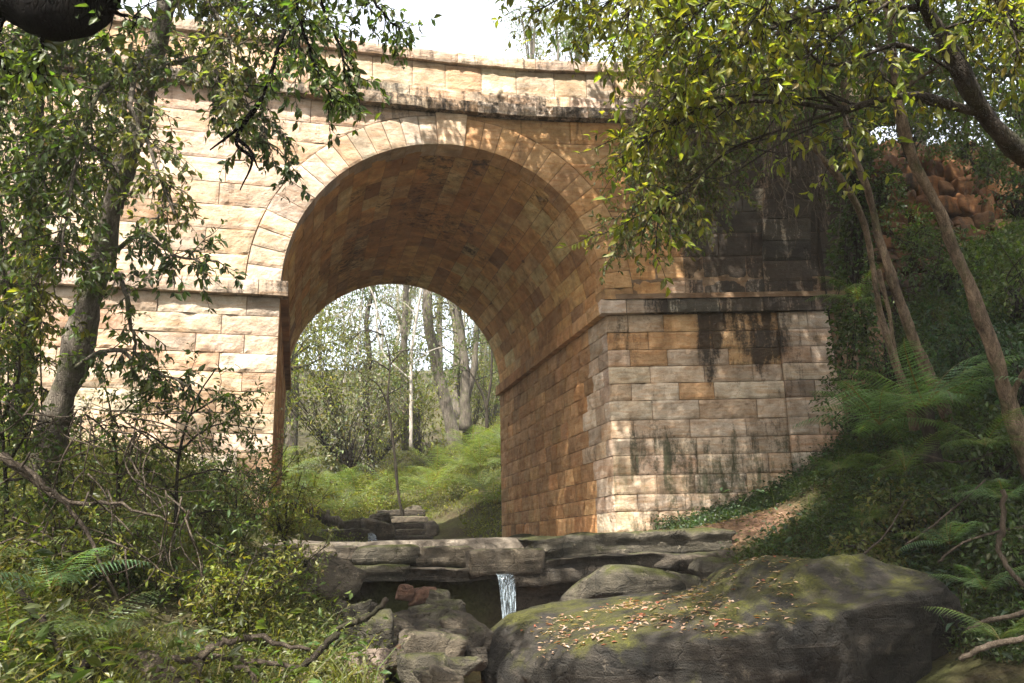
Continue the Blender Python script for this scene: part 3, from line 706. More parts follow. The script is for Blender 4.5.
# rocks, slab and steps upstream of the bridge
slab_px('flat_rock', 318, 368, 529, 547, 10.6, .9, 'flat grey rock slab lying in the creek behind the bridge', 41, mat=ROCK, strata=1, step=.12)
for i, a in enumerate([(369, 390, 514, 528, 13.0, 'small pale stone beside the top of the stone steps'), (362, 396, 523, 546, 12.2, 'rounded stone at the left foot of the stone steps'), (381, 398, 540, 550, 10.5, 'small stone block in the water behind the bridge'), (404, 422, 506, 518, 14.6, 'pale round stone at the top of the stone steps'), (340, 372, 522, 536, 12.4, 'low mossy stone between the flat slab and the steps'), (424, 440, 520, 546, 12.6, 'stone kerb on the right side of the stone steps')]):
    rock_px('creek_stone', a[0], a[1], a[2], a[3], a[4], a[5], seed=50+i, mat=ROCK if i % 2 else ROCKMOSS)
steps = empty('stone_steps', aty(405, 545, 11.6), 'short flight of rough stone steps climbing the bank seen through the arch', 'steps')
for k in range(6):
    c = aty(407-k*1.2, 546-6.6*k, 11.8+.45*k); sl_ = slab('step', (0, 0, 0), (.80, .30, .11), None, 60+k, mat=ROCKDARK if k % 2 else ROCK, strata=1, jag=.05, step=.1)
    for kk in ('label', 'category'):
        if kk in sl_: del sl_[kk]
    sl_.parent = steps; sl_.location = [float(q) for q in c-np.array(steps.location)]
# rubble retaining wall at the upper right
B = MB(); rg = np.random.default_rng(5)
V4, F4 = ICO[4]
row = 0; zz = 3.6
wall_at = lambda u, z: np.array([8.2+u*.97, -.25-u*.10+.10*(z-3.6), z])
while zz < 8.4:
    hh = rg.uniform(.28, .52); u = -.7+rg.uniform(-.3, 0)
    while u < 5.2:
        ww = rg.uniform(.32, .8)
        pl = [(np.array(q)+rg.normal(0, .16, 3), rg.uniform(.86, 1.)) for q in ((1, 0, 0), (-1, 0, 0), (0, 1, 0), (0, -1, 0), (0, 0, 1), (0, 0, -1))]+[(rg.normal(0, 1, 3), rg.uniform(.9, 1.2)) for _ in range(4)]
        P = V4*polyrad(V4, pl, 26)[:, None]*np.array([ww*.54, .28, hh*.53*rg.uniform(.85, 1.15)]); P = P@np.array(Matrix.Rotation(rg.normal(0, .13), 3, 'Y')).T
        P = P+norm(V4)*(.03*fbm(P+u*7+zz, 5, 3, 4))[:, None]+wall_at(u+ww/2, zz+hh/2)+np.array([0, rg.uniform(-.06, .06), 0])
        t_ = ORANGE[rg.integers(3)]*rg.uniform(.2, .5)*np.array([.85, .70, .60]) if rg.random() < .75 else ORANGE[4]*rg.uniform(.35, .7)
        B.add(P, [F4], tint=t_, stain=np.clip(.55+.3*noise(P, 1.2, 3)+.2*(6.2-zz)/2, 0, 1), moss=.2); u += ww
    zz += hh*.96
rw = B.build('rubble_wall', SAND, None, True); tag(rw, 'rough retaining wall of orange rubble stones on the upper right bank', 'wall')

# pale stone floor of the creek under the arch
B = MB(); xs = np.linspace(-2.96, 2.98, 50); ys = np.linspace(-2.9, 10.2, 100); X, Y = np.meshgrid(xs, ys); id_ = np.arange(X.size).reshape(X.shape)
B.add(np.stack([X, Y, ground_h(X, Y)*.25+.0+.02*fbm(np.stack([X, Y, X*0], -1), 1.1, 5, 4)], -1).reshape(-1, 3), [np.stack([id_[:-1, :-1], id_[:-1, 1:], id_[1:, 1:], id_[1:, :-1]], -1).reshape(-1, 4)])
tag(B.build('stone_floor', mat_rock('floor_rock', (.20, .165, .125), (.11, .09, .065), (.27, .23, .18), mossamt=.3, wet=.6), None, True), kind='structure')
# ------------------------------------------------------------------ water
B = MB(); xs = np.linspace(-3.2, 3.4, 60); ys = np.linspace(-13, -2.9, 80); X, Y = np.meshgrid(xs, ys)
id_ = np.arange(X.size).reshape(X.shape)
B.add(np.stack([X, Y, -1.5-.02*(-3-Y)+.012*fbm(np.stack([X, Y, X*0], -1), 3, 3, 3)], -1).reshape(-1, 3), [np.stack([id_[:-1, :-1], id_[:-1, 1:], id_[1:, 1:], id_[1:, :-1]], -1).reshape(-1, 4)])
tag(B.build('creek_water', WATER, None, True), kind='structure')
B = MB(); p0 = aty(505, 575, -3.42); n = 26; m_ = 30
uu = np.linspace(-1, 1, n); vv = np.linspace(0, 1, m_); U, Vv = np.meshgrid(uu, vv)
drop = p0[2]+1.42
rgw = np.random.default_rng(3); zb = -1.44
B.V, B.F, B.n = [], {}, 0
for k in range(17):        # falling strands of water
    x0 = rgw.uniform(-.115, .115); w0 = rgw.uniform(.002, .007); t0 = rgw.uniform(0, .3) if k > 7 else 0.; t1 = rgw.uniform(.5, 1.) if k > 7 else 1.
    vv = np.linspace(t0, t1, 18); zz = p0[2]+.015-(p0[2]-zb)*vv**1.5
    xx = p0[0]+x0*(1-.25*vv)+.006*rgw.normal(0, 1, 18).cumsum()*.35; yy = p0[1]+.06-.26*np.sqrt(vv)-rgw.uniform(0, .05)
    ww = w0*(1-.35*vv)*(1+.3*rgw.normal(0, 1, 18).clip(-1, 1)); c_ = np.stack([xx, yy, zz], -1)
    V_ = np.stack([c_-np.stack([ww, 0*ww, 0*ww], -1), c_+np.stack([0*ww, -ww*.8, 0*ww], -1), c_+np.stack([ww, 0*ww, 0*ww], -1)], 1).reshape(-1, 3); i_ = np.arange(17)[:, None]*3
    B.add(V_, [np.concatenate([i_+np.array([0, 3, 4, 1]), i_+np.array([1, 4, 5, 2])])])
U, Vv = np.meshgrid(np.linspace(-1, 1, 16), np.linspace(-.25, 1, 30)); Vp = np.clip(Vv, 0, 1)
P = np.stack([p0[0]+U*(.108+.022*noise(np.stack([U*0+np.sign(U)*3, Vv*3, U*0], -1), 2, 15))*(1-.22*Vp)+.008*noise(np.stack([U*3, Vv*1.5, U*0], -1), 2, 5), p0[1]+.06-.26*np.sqrt(Vp)-.02+np.minimum(Vv, 0)*-1.2+.02*noise(np.stack([U*4, Vv, U*0], -1), 2, 9), p0[2]+.012-(p0[2]-zb)*Vp**1.5], -1)
id_ = np.arange(U.size).reshape(U.shape); B.add(P.reshape(-1, 3), [np.stack([id_[:-1, :-1], id_[:-1, 1:], id_[1:, 1:], id_[1:, :-1]], -1).reshape(-1, 4)])
for k in range(40):        # splash drops
    B.add(ICO[4][0][::1]*rgw.uniform(.004, .012)+np.array([p0[0]+rgw.normal(0, .12), p0[1]-.26+rgw.normal(0, .07), zb+abs(rgw.normal(0, .05))]), [ICO[4][1]])
tag(B.build('waterfall', FALL, None, True), kind='structure')
B = MB()   # thin sheet of water lying on the stone floor under the arch, and the little cascade behind it
c2 = aty(371, 537, 11.0); 
B.add([c2+np.array(q) for q in ((-.12, .5, .12), (.12, .5, .12), (.16, 0, .02), (-.16, 0, .02), (.2, -.25, -.2), (-.2, -.25, -.2))], [[(3, 2, 1, 0), (5, 4, 2, 3)]])
tag(B.build('cascade_water', FALL, None, True), kind='structure')

# ------------------------------------------------------------------ foliage tools
def catmull(P, k=6):
    P = np.asarray(P, float); Q = np.concatenate([[2*P[0]-P[1]], P, [2*P[-1]-P[-2]]]); out = []
    for i in range(1, len(Q)-2):
        t = np.linspace(0, 1, k, endpoint=False)[:, None]
        out.append(.5*(2*Q[i]+(Q[i+1]-Q[i-1])*t+(2*Q[i-1]-5*Q[i]+4*Q[i+1]-Q[i+2])*t**2+(3*Q[i]-Q[i-1]-3*Q[i+1]+Q[i+2])*t**3))
    return np.concatenate(out+[P[-1:]])
def tube(B, P, r, n=7, lump=0., seed=0):
    P = np.asarray(P, float); k = len(P); r = np.interp(np.linspace(0, 1, k), np.linspace(0, 1, len(r)), r)
    T = norm(np.gradient(P, axis=0)); a = np.array([.3, .2, 1.]) if abs(T[0] @ norm(np.array([.3, .2, 1.]))) < .9 else np.array([1., 0, 0])
    N = norm(a-T*(T@a)[:, None]); Bn = np.cross(T, N)
    th_ = np.linspace(0, 2*PI, n, endpoint=False)
    V = P[:, None]+(N[:, None]*np.cos(th_)[None, :, None]+Bn[:, None]*np.sin(th_)[None, :, None])*r[:, None, None]
    V = V.reshape(-1, 3)
    if lump: V = V+np.repeat(norm(V.reshape(k, n, 3)-P[:, None]).reshape(-1, 3)*1., 1, 0)*(lump*np.repeat(r, n)*fbm(V*np.array([1, 1, .45])+seed, 5, 3, 4))[:, None]
    i = np.arange(k-1)[:, None]*n; j = np.arange(n)[None]
    Fq = np.stack([i+j, i+(j+1) % n, i+n+(j+1) % n, i+n+j], -1).reshape(-1, 4)
    B.add(V, [Fq]); c = len(V)
    B.add([P[0]-T[0]*r[0]*.1], []); B.add([P[-1]+T[-1]*r[-1]*.3], [])
    e = np.arange(n); B.F.setdefault(3, []).append(np.stack([e+(k-1)*n, np.roll(e, -1)+(k-1)*n, np.full(n, c+1)], -1)+B.n-c-2)
    B.F[3].append(np.stack([np.roll(e, -1), e, np.full(n, c)], -1)+B.n-c-2)
class Leaves:
    def __init__(s): s.P = []; s.D = []; s.L = []; s.W = []; s.T = []; s.N = []
    def add(s, P, Dv, L, Wd, T, N=None):
        n = len(P); s.P.append(P); s.D.append(norm(Dv)); s.L.append(np.broadcast_to(L, n)); s.W.append(np.broadcast_to(Wd, n))
        s.T.append(np.broadcast_to(T, (n, 3))); s.N.append(np.broadcast_to(np.array([0, 0, 1.]) if N is None else N, (n, 3)))
    def build(s, name, mat, parent, rng, wob=.5, fold=.25, origin=None):
        P = np.concatenate(s.P); Dv = np.concatenate(s.D); L = np.concatenate(s.L); Wd = np.concatenate(s.W); T = np.concatenate(s.T); N = np.concatenate(s.N)
        N = norm(N+wob*rng.normal(0, 1, N.shape)); Sd = norm(np.cross(Dv, N)); N = np.cross(Sd, Dv)
        if origin is not None: P = P-np.asarray(origin)
        n = len(P); l_ = L[:, None]; w_ = Wd[:, None]
        V = np.stack([P, P+Dv*l_*.40+Sd*w_*.5+N*w_*fold, P+Dv*l_*.72+Sd*w_*.34+N*(w_*fold*.6-.05*l_), P+Dv*l_-N*l_*.12, P+Dv*l_*.72-Sd*w_*.34+N*(w_*fold*.6-.05*l_), P+Dv*l_*.40-Sd*w_*.5+N*w_*fold, P+Dv*l_*.5], 1).reshape(-1, 3)
        b = np.arange(n)[:, None]*7
        F4 = np.concatenate([b+np.array([0, 1, 2, 6]), b+np.array([6, 2, 3, 4]), b+np.array([0, 6, 4, 5])])
        me = mesh_from(name, V, [F4], {'tint': np.repeat(T, 7, 0)})
        return link(name, me, mat, parent, origin)
def tints(rg, n, base, var=.28):
    base = np.asarray(base, float)
    t = base*(1+var*rg.standard_normal((n, 1)))*(1+.10*rg.standard_normal((n, 3))); return np.clip(t, .008, .5)
def rdir(rg, d, ang):
    d = norm(d); a = rg.normal(0, 1, 3); a = norm(a-d*(a@d)); return d*math.cos(ang)+a*math.sin(ang)
def twig(W_, LV, rg, p, d, ln, r, leaf, tint, droop=.3, dens=1., sub=2, tw_n=4, spread=.9):
    k = 6; pts = [np.array(p)]; d = norm(d)
    for i in range(k-1):
        d = norm(d+rg.normal(0, .16, 3)+np.array([0, 0, -droop*.25])); pts.append(pts[-1]+d*ln/(k-1))
    pts = np.array(pts); tube(W_, pts, [r, r*.35], tw_n)
    Ls, Ws = leaf
    n = max(2, int(ln/(Ls*.42)*dens)); t = rg.uniform(.12, 1, n)
    ii = np.clip((t*(k-1)).astype(int), 0, k-2); fr_ = (t*(k-1)-ii)[:, None]
    P = pts[ii]*(1-fr_)+pts[ii+1]*fr_; T = norm(pts[ii+1]-pts[ii])
    a = rg.normal(0, 1, (n, 3)); a = norm(a-T*(a*T).sum(1)[:, None])
    Dv = T*.55+a*spread+np.array([0, 0, -droop*.8])
    sz = rg.uniform(.4, 1.3, n)
    LV.add(P, Dv, Ls*sz, Ws*sz, tints(rg, n, tint))
    for s in range(sub):
        i = rg.integers(1, k-1); twig(W_, LV, rg, pts[i], rdir(rg, d, rg.uniform(.5, 1.1)), ln*rg.uniform(.4, .7), r*.6, leaf, tint, droop, dens, 0, tw_n, spread)
DENS = 1.
def bough(W_, LV, rg, pts, r, ntw, twl, leaf, tint, droop=.3, dens=1., t0=.1, sub=2, n=6, ang=(.6, 1.3), lump=.12):
    ntw = int(ntw*DENS); r = [q*.62 for q in r] if r[0] > .03 else r
    P = catmull(pts, 6); P[1:-1] += rg.normal(0, r[0]*.35, (len(P)-2, 3)); tube(W_, P, r, n, lump)
    for i in range(ntw):
        t = t0+(1-t0)*(i+rg.random())/ntw; k = min(int(t*(len(P)-1)), len(P)-2)
        d = P[k+1]-P[k]
        twig(W_, LV, rg, P[k], rdir(rg, d, rg.uniform(*ang)), twl*rg.uniform(.5, 1.25), min(r[-1]*.9, .012), leaf, tint, droop, dens, sub)
    return P
def tree(name, label, cat, base, group=None):
    return empty(name, base, label, cat, group), MB(), Leaves()
def finish(t, Wd, Lv, bark, leafm, rg, crown='crown', trunk='trunk', **kw):
    o = np.array(t.location)
    if Wd.n: Wd.build(trunk, bark, t, True, origin=o).location = (0, 0, 0)
    if Lv.P: Lv.build(crown, leafm, t, rg, origin=o, **kw).location = (0, 0, 0)
pxs = lambda L, Z=None: [at(*q) if len(q) == 3 else at(q[0], q[1], Z) for q in L]
# __NEXT3__
# ------------------------------------------------------------------ trees and plants on the left bank
DENS = 2.0
GRN = (.060, .085, .020); YGR = (.122, .130, .022); DGR = (.048, .072, .024); OLV = (.105, .112, .038); BGR = (.035, .062, .032); GUM = (.135, .14, .092)
rg = np.random.default_rng(21)
Z = 8.2
t, Wd, Lv = tree('leaning_tree', 'thick mossy tree leaning right across the left wall of the bridge', 'tree', at(28, 540, Z))
trunk = pxs([(22, 570), (48, 455), (72, 370), (98, 265), (122, 180), (142, 110), (165, 10), (185, -90), (200, -200)], Z)
tube(Wd, catmull(trunk, 14), [.20, .142, .13, .12, .11, .10, .09, .08, .065], 16, .34, 3)
LF = (.075, .036)
for L, n_, dz, tl in [
    ([(165, 10), (205, -10, 7.6), (245, 5, 7.2), (285, 40, 6.9)], 20, .5, .5), ([(150, 70), (195, 60, 7.4), (240, 95, 7.), (275, 150, 6.8)], 22, .5, .5),
    ([(120, 180), (85, 140, 7.2), (50, 150, 6.8), (15, 200, 6.5)], 24, .5, .55), ([(142, 110), (100, 40, 7.4), (50, 20, 7), (-20, 60, 6.6)], 30, .5, .6),
    ([(160, 40), (130, 90, 7), (150, 150, 6.5), (175, 215, 6.2)], 22, .5, .42), ([(185, -90), (230, -70, 7.2), (280, -40, 6.8), (330, -15, 6.5)], 18, .5, .5),
    ([(185, -60), (200, -10, 7.2), (230, 40, 6.8), (225, 110, 6.5)], 24, .5, .5), ([(98, 265), (140, 235, 7.2), (175, 255, 6.8), (215, 262, 6.6)], 14, .5, .36),
    ([(185, -60), (255, -40, 7.2), (290, 10, 6.8), (300, 70, 6.6)], 22, .5, .5), ([(150, 60), (100, 90, 7), (70, 190, 6.6), (60, 270, 6.3)], 26, .5, .5),
    ([(98, 265), (60, 250, 7.2), (30, 290, 6.8), (-10, 330, 6.5)], 20, .5, .5), ([(72, 370), (110, 350, 7.4), (150, 370, 7.1), (190, 385, 6.9)], 12, .5, .35),
    ([(100, 255), (125, 290, 7.2), (132, 335, 7.0), (140, 360, 6.9)], 10, .5, .3)]:
    bough(Wd, Lv, rg, pxs(L, Z), [.045, .012], n_, tl, LF, (YGR, GRN, OLV, GRN, DGR)[int(rg.integers(5))], .55, 1.0)
for L in ([(185, -150), (100, -260, 7), (-80, -330, 6.5)], [(200, -200), (300, -330, 8), (380, -420, 8)], [(200, -200), (180, -420, 9), (260, -600, 9)], [(190, -150), (60, -300, 9.5), (-150, -420, 10)], [(200, -200), (330, -260, 9.5), (480, -330, 10)]):
    bough(Wd, Lv, rg, pxs(L, Z), [.08, .02], 30, .9, (.09, .045), GRN, .4, .9)
finish(t, Wd, Lv, BARK, LEAF, rg)

t, Wd, Lv = tree('vine_tree', 'slim dark tree hung with leafy creepers at the left edge', 'tree', at(15, 560, 9.5))
tube(Wd, catmull(pxs([(10, 590), (22, 400), (30, 250), (36, 100), (45, -80), (60, -300)], 9.5), 8), [.12, .10, .09, .08, .06], 8, .2, 5)
for x0, x1, y0, y1, zz_ in ((5, 0, 40, 330, 8.5), (25, 35, -20, 280, 8.8), (50, 42, 20, 420, 8.6), (66, 66, 80, 212, 8.3), (90, 95, -20, 200, 8.4), (-8, 10, 150, 460, 8.2), (105, 100, 60, 260, 8.8)):
    L = [(x0+rg.normal(0, 3), y0, zz_), ((x0+x1)/2+rg.normal(0, 6), (y0+y1)/2, zz_), (x1, y1, zz_)]
    bough(Wd, Lv, rg, pxs(L), [.014, .008], int((y1-y0)/9), .34, (.07, .038), (YGR, GRN, DGR)[int(rg.integers(3))], .5, .9, n=5)
for L in ([(45, -80), (-60, -100, 9), (-200, 0, 8.5)], [(36, 100), (-40, 90, 9), (-90, 160, 8.5)], [(60, -300), (0, -380, 9), (-150, -400, 9)]):
    bough(Wd, Lv, rg, pxs(L, 9.5), [.04, .012], 26, .7, (.08, .04), GRN, .4)
finish(t, Wd, Lv, BARKD, LEAF, rg)

# the dark limb that crosses the top left corner, close to the camera
t, Wd, Lv = tree('overhanging_tree', 'black mossy limb of a near tree cutting across the top left corner', 'tree', (-6.9, -11.6, -.9))
b0 = np.array([-6.9, -11.6, -1.2])
limb = [b0, b0+np.array([.1, .1, 2.2]), b0+np.array([.5, .3, 3.4]), at(-90, -12, 3.3), at(-20, 2, 3.25), at(40, 10, 3.2), at(78, 5, 3.2), at(110, -40, 3.2), at(190, -160, 3.3), at(260, -330, 3.6), at(300, -600, 4.2)]
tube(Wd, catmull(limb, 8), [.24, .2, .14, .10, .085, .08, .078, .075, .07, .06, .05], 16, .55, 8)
for L in ([(95, 0, 3.2), (118, 14, 3.2), (150, 20, 3.15)], [(40, 28, 3.2), (44, 50, 3.18), (38, 78, 3.15)], [(5, 18, 3.25), (-4, 45, 3.2), (6, 80, 3.2)]):
    bough(Wd, Lv, rg, pxs(L), [.012, .004], 5, .16, (.05, .024), GRN, .5, .8, n=5)
for L in ([(190, -140, 3.3), (330, -260, 3.6), (560, -330, 4.2)], [(260, -330, 3.6), (120, -500, 4), (-60, -700, 4.4)], [(300, -600, 4.2), (500, -800, 5), (800, -900, 5.6)], [(-60, -25, 3.3), (-200, -180, 3.6), (-420, -260, 4)], [(260, -330, 3.6), (450, -500, 4), (700, -560, 4.6)]):
    bough(Wd, Lv, rg, pxs(L), [.05, .012], 30, .7, (.075, .038), GRN, .4, .9)
for L in ([(330, -60, 5.6), (360, -20, 5.5), (385, 15, 5.4), (400, 30, 5.4)], [(300, -60, 5.6), (325, 10, 5.4), (345, 60, 5.3), (352, 95, 5.3)], [(290, -50, 5.4), (300, 20, 5.2), (318, 70, 5.1), (335, 105, 5.1)]):
    bough(Wd, Lv, rg, pxs(L), [.014, .005], 13, .26, (.065, .03), GRN, .6, .9, n=5)
bough(Wd, Lv, rg, pxs([(285, 30, 5.6), (268, 78, 5.5), (262, 100, 5.5), (240, 130, 5.45)]), [.014, .006], 6, .22, (.06, .03), GRN, .6, .8, n=5)
for L in ([(262, 98, 5.5), (236, 140, 5.45), (252, 160, 5.45), (240, 190, 5.45)], [(236, 138, 5.45), (250, 150, 5.4), (258, 168, 5.4)], [(262, 98, 5.5), (238, 128, 5.5), (210, 150, 5.5)]):
    tube(Wd, catmull(pxs(L), 6), [.014, .012, .005], 5, .2)
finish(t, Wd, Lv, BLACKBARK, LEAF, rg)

# saplings and shrubs of the left bank
DENS = 1.25
def sapling(label, stem, r, boughs, leaf, tint, seed, name='sapling', cat='sapling', bark=BARKD, lm=LEAF, group=None, droop=.25, dens=.9, tl=.3, ntw=12):
    rg = np.random.default_rng(seed); P = pxs(stem); t, Wd, Lv = tree(name, label, cat, P[0], group)
    tube(Wd, catmull(P, 6), r, 6, .15)
    for L in boughs: bough(Wd, Lv, rg, pxs(L), [r[0]*.5, .004], ntw, tl, leaf, tint, droop, dens, n=5)
    finish(t, Wd, Lv, bark, lm, rg, crown='foliage', trunk='stem'); return t
sapling('spindly sapling with flat leafy twigs in front of the left bridge wall', [(176, 600, 7.2), (176, 510, 7.2), (180, 450, 7.2), (196, 400, 7.2), (215, 370, 7.2)], [.022, .012, .006],
        [[(177, 500, 7.2), (150, 470, 7.1), (120, 470, 7.)], [(180, 450, 7.2), (215, 425, 7.1), (262, 430, 7.)], [(180, 455, 7.2), (140, 430, 7.2), (100, 425, 7.1)], [(190, 415, 7.2), (225, 395, 7.1), (240, 400, 7.)], [(178, 480, 7.2), (215, 470, 7.1), (260, 478, 7.)], [(196, 400, 7.2), (170, 385, 7.1), (150, 395, 7.1)], [(177, 520, 7.2), (220, 510, 7.0), (255, 520, 6.9)]], (.06, .024), GRN, 31, ntw=16)
sapling('bushy sapling with fine pale leaves against the foot of the left wall', [(120, 560, 8.6), (118, 480, 8.6), (112, 420, 8.6), (105, 385, 8.6)], [.025, .014, .006],
        [[(118, 480, 8.6), (150, 450, 8.5), (185, 450, 8.4)], [(114, 440, 8.6), (85, 415, 8.5), (60, 430, 8.4)], [(112, 420, 8.6), (140, 400, 8.5), (160, 410, 8.4)], [(118, 500, 8.6), (85, 480, 8.4), (55, 490, 8.3)], [(118, 500, 8.6), (160, 490, 8.4), (200, 480, 8.3)]], (.05, .02), OLV, 32, ntw=18)
sapling('dark shrub at the left edge behind the dead twigs', [(8, 560, 6.5), (5, 470, 6.5), (0, 400, 6.5)], [.03, .018, .008],
        [[(5, 470, 6.5), (30, 430, 6.4), (50, 420, 6.4)], [(4, 440, 6.5), (-20, 400, 6.4), (-50, 390, 6.4)], [(2, 420, 6.5), (20, 370, 6.4), (15, 330, 6.4)], [(5, 480, 6.5), (40, 480, 6.3), (70, 500, 6.2)]], (.06, .028), GRN, 33, ntw=14)
for i, (x, y, Z_, h, lab, tc) in enumerate([(235, 560, 8.2, 130, 'pale feathery bush in the grass left of the arch', OLV), (285, 545, 9.6, 75, 'small bright bush at the very foot of the left bridge corner', YGR), (150, 620, 6.6, 100, 'leafy bush above the log ends on the left bank', GRN), (225, 640, 6.4, 90, 'light green weedy bush beside the mossy creek stones', YGR), (275, 600, 7.6, 60, 'small weedy bush left of the angular grey stone', OLV), (60, 620, 6.2, 110, 'yellow green bush behind the bracken fronds', YGR), (205, 545, 9.0, 110, 'mid-green bush half hidden behind the spindly sapling', GRN)]):
    rgl = np.random.default_rng(60+i); bo = []
    for k in range(9):
        dx = rgl.normal(0, 1)*h*.5; hh = h*rgl.uniform(.45, 1.)
        bo.append([(x, y, Z_), (x+dx*.4, y-hh*.5, Z_+rgl.normal(0, .2)), (x+dx, y-hh, Z_+rgl.normal(0, .35))])
    sapling(lab, [(x, y+12, Z_), (x+2, y-h*.3, Z_), (x, y-h*.6, Z_)], [.014, .008, .004], bo, (.055, .022), tc, 70+i, 'shrub', 'shrub', ntw=13, tl=.26, dens=1.)

# unseen trees added for their shade, crowns set towards the sun
def shade_tree(label, base, cen, rad_, n, tint, seed, thr=-.2):
    rg = np.random.default_rng(seed); t, Wd, Lv = tree('unseen_shade_tree', label, 'tree', base)
    b0 = np.array(base, float); c = np.array(cen, float); mid = b0*.45+c*.55; mid[:2] = b0[:2]*.75+c[:2]*.25
    tube(Wd, catmull([b0, b0+(0, 0, (c[2]-b0[2])*.3), mid, c], 8), [.3, .24, .2, .12], 10, .15)
    for k in range(26):
        e = c+norm(rg.normal(0, 1, 3))*np.array(rad_)*rg.uniform(.6, 1.); st_ = mid*.5+c*.5; tube(Wd, catmull([st_, (st_+e)/2+rg.normal(0, .3, 3), e], 5), [.09, .015], 5)
    q = norm(rg.normal(0, 1, (n, 3)))*rg.uniform(0, 1, (n, 1))**.4; P = c+q*np.array(rad_); P = P[fbm(P, .75, seed, 4) > thr]
    sz = rg.uniform(.6, 1.2, len(P)); Lv.add(P, rg.normal(0, .8, P.shape)+np.array([0, 0, -.4]), .17*sz, .085*sz, tints(rg, len(P), tint))
    finish(t, Wd, Lv, BARK, LEAF, rg)
shade_tree('unseen tree added behind the viewpoint to shade the boulder', (2.5, -18.5, -1.5), (.1, -11.8, 10.3), (3.6, 3.2, 1.8), 14000, GRN, 601, -.5)
shade_tree('unseen tree added in front of the bridge to shade its right side', (7.6, -7.2, 1.8), (2.6, -4.6, 11.4), (4.2, 2.9, 1.3), 22000, GRN, 604, -.7)
shade_tree('unseen tree added on the right bank to shade the rubble wall', (9.5, -5.5, 3.6), (6.6, -4.8, 14.0), (4.6, 3.2, 1.8), 20000, GRN, 605, -.8)
shade_tree('unseen tree added over the creek to shade the wall inside the arch', (-8.4, -5.0, 1.6), (-.6, -3.2, 11.3), (2.4, 1.6, .9), 4500, GRN, 606, -.45)
shade_tree('unseen tree added behind the viewpoint to shade the right bank', (8.5, -14, 2.6), (4.2, -9.6, 11.6), (4.2, 3.2, 1.8), 13000, GRN, 602, -.5)
shade_tree('unseen tree added behind the viewpoint to dapple the left bank', (-11, -14, 2.6), (-7.5, -10.2, 9.8), (3.4, 2.8, 1.6), 3000, GRN, 603, .15)

# ------------------------------------------------------------------ right bank trees
DENS = 2.0
rg = np.random.default_rng(41)
t, Wd, Lv = tree('forked_tree', 'tan forked tree with two slanting stems right of the bridge', 'tree', at(935, 440, 10.6))
def stem(L, r, n=12, k=.68): tube(Wd, catmull(pxs([(q[0]+(rg.normal(0, 2.5) if k < 1 and 0 < i_ < len(L)-1 else 0),)+tuple(q[1:]) for i_, q in enumerate(L)]), 12), [q*k for q in r], n, .42, rg.integers(99))
stem([(948, 420, 10.6), (935, 381, 10.6), (905, 320, 10.6), (880, 240, 10.6), (866, 190, 10.5), (852, 140, 10.4), (842, 80, 10.3), (838, 0, 10.2), (840, -120, 10.2)], [.11, .095, .08, .072, .066, .06, .055, .045])
stem([(915, 430, 10.5), (908, 390, 10.5), (885, 318, 10.5), (868, 232, 10.4), (845, 190, 10.2), (819, 157, 10.), (790, 120, 9.8), (760, 60, 9.6)], [.08, .072, .06, .058, .055, .05, .04])
stem([(906, 395, 10.5), (896, 350, 10.6), (884, 311, 10.6), (878, 270, 10.6)], [.05, .045, .04], 6)
for L in ([(838, 0, 10.2), (760, -30, 9.6), (690, 0, 9), (640, 50, 8.7)], [(842, 80, 10.3), (780, 70, 9.7), (720, 110, 9.2), (670, 170, 9)], [(790, 120, 9.8), (740, 150, 9.3), (690, 190, 9), (650, 225, 8.9)], [(840, -120, 10.2), (720, -100, 9.5), (620, -60, 9), (560, 0, 8.8)], [(840, -60, 10.2), (900, -80, 9.8), (960, -20, 9.5)], [(760, 60, 9.6), (700, 60, 9.2), (640, 110, 9), (615, 160, 8.9)], [(838, 20, 10.2), (800, 10, 9.6), (760, 60, 9.2), (745, 140, 9)], [(840, -120, 10.2), (860, -260, 10), (800, -400, 10)], [(850, 120, 10.4), (900, 60, 10), (950, 80, 9.6)], [(840, -100, 10.2), (740, -200, 10), (600, -220, 10)], [(700, 60, 9.2), (670, 110, 9), (640, 200, 8.9), (622, 245, 8.8)], [(720, 110, 9.2), (700, 170, 9), (690, 215, 8.9)]):
    bough(Wd, Lv, rg, pxs(L), [.04, .010], 30, .55, (.06, .026), OLV if rg.random() < .5 else GRN, .5, 1.0)
for L in ([(840, -60, 10.2), (780, -40, 11), (700, 10, 11.5), (660, 60, 11.8)], [(840, -30, 10.2), (800, 20, 11), (740, 40, 11.6), (690, 60, 12)], [(842, 60, 10.3), (800, 60, 11), (760, 90, 11.5), (720, 120, 11.8)], [(840, 0, 10.2), (880, 20, 11), (930, 40, 12), (980, 30, 12.5)], [(842, 60, 10.3), (890, 80, 11.2), (940, 110, 12), (990, 120, 12.4)], [(840, -60, 10.2), (920, -40, 11), (1000, -20, 12), (1050, 30, 12.4)]):
    bough(Wd, Lv, rg, pxs(L), [.04, .010], 34, .7, (.08, .036), DGR if rg.random() < .6 else GRN, .4, 1.0)
def clump(Lv, c, s_, n, leaf, tint, seed):
    rgc = np.random.default_rng(seed); q = norm(rgc.normal(0, 1, (n, 3)))*rgc.uniform(0, 1, (n, 1))**.45; P = c+q*np.array(s_); k = fbm(P, 1.6, seed, 4) > -.12; P = P[k]; q = q[k]
    sz = rgc.uniform(.5, 1.25, len(P)); Lv.add(P, q*.5+rgc.normal(0, .7, P.shape)+np.array([0, 0, -.5]), leaf[0]*sz, leaf[1]*sz, tints(rgc, len(P), tint, .3))
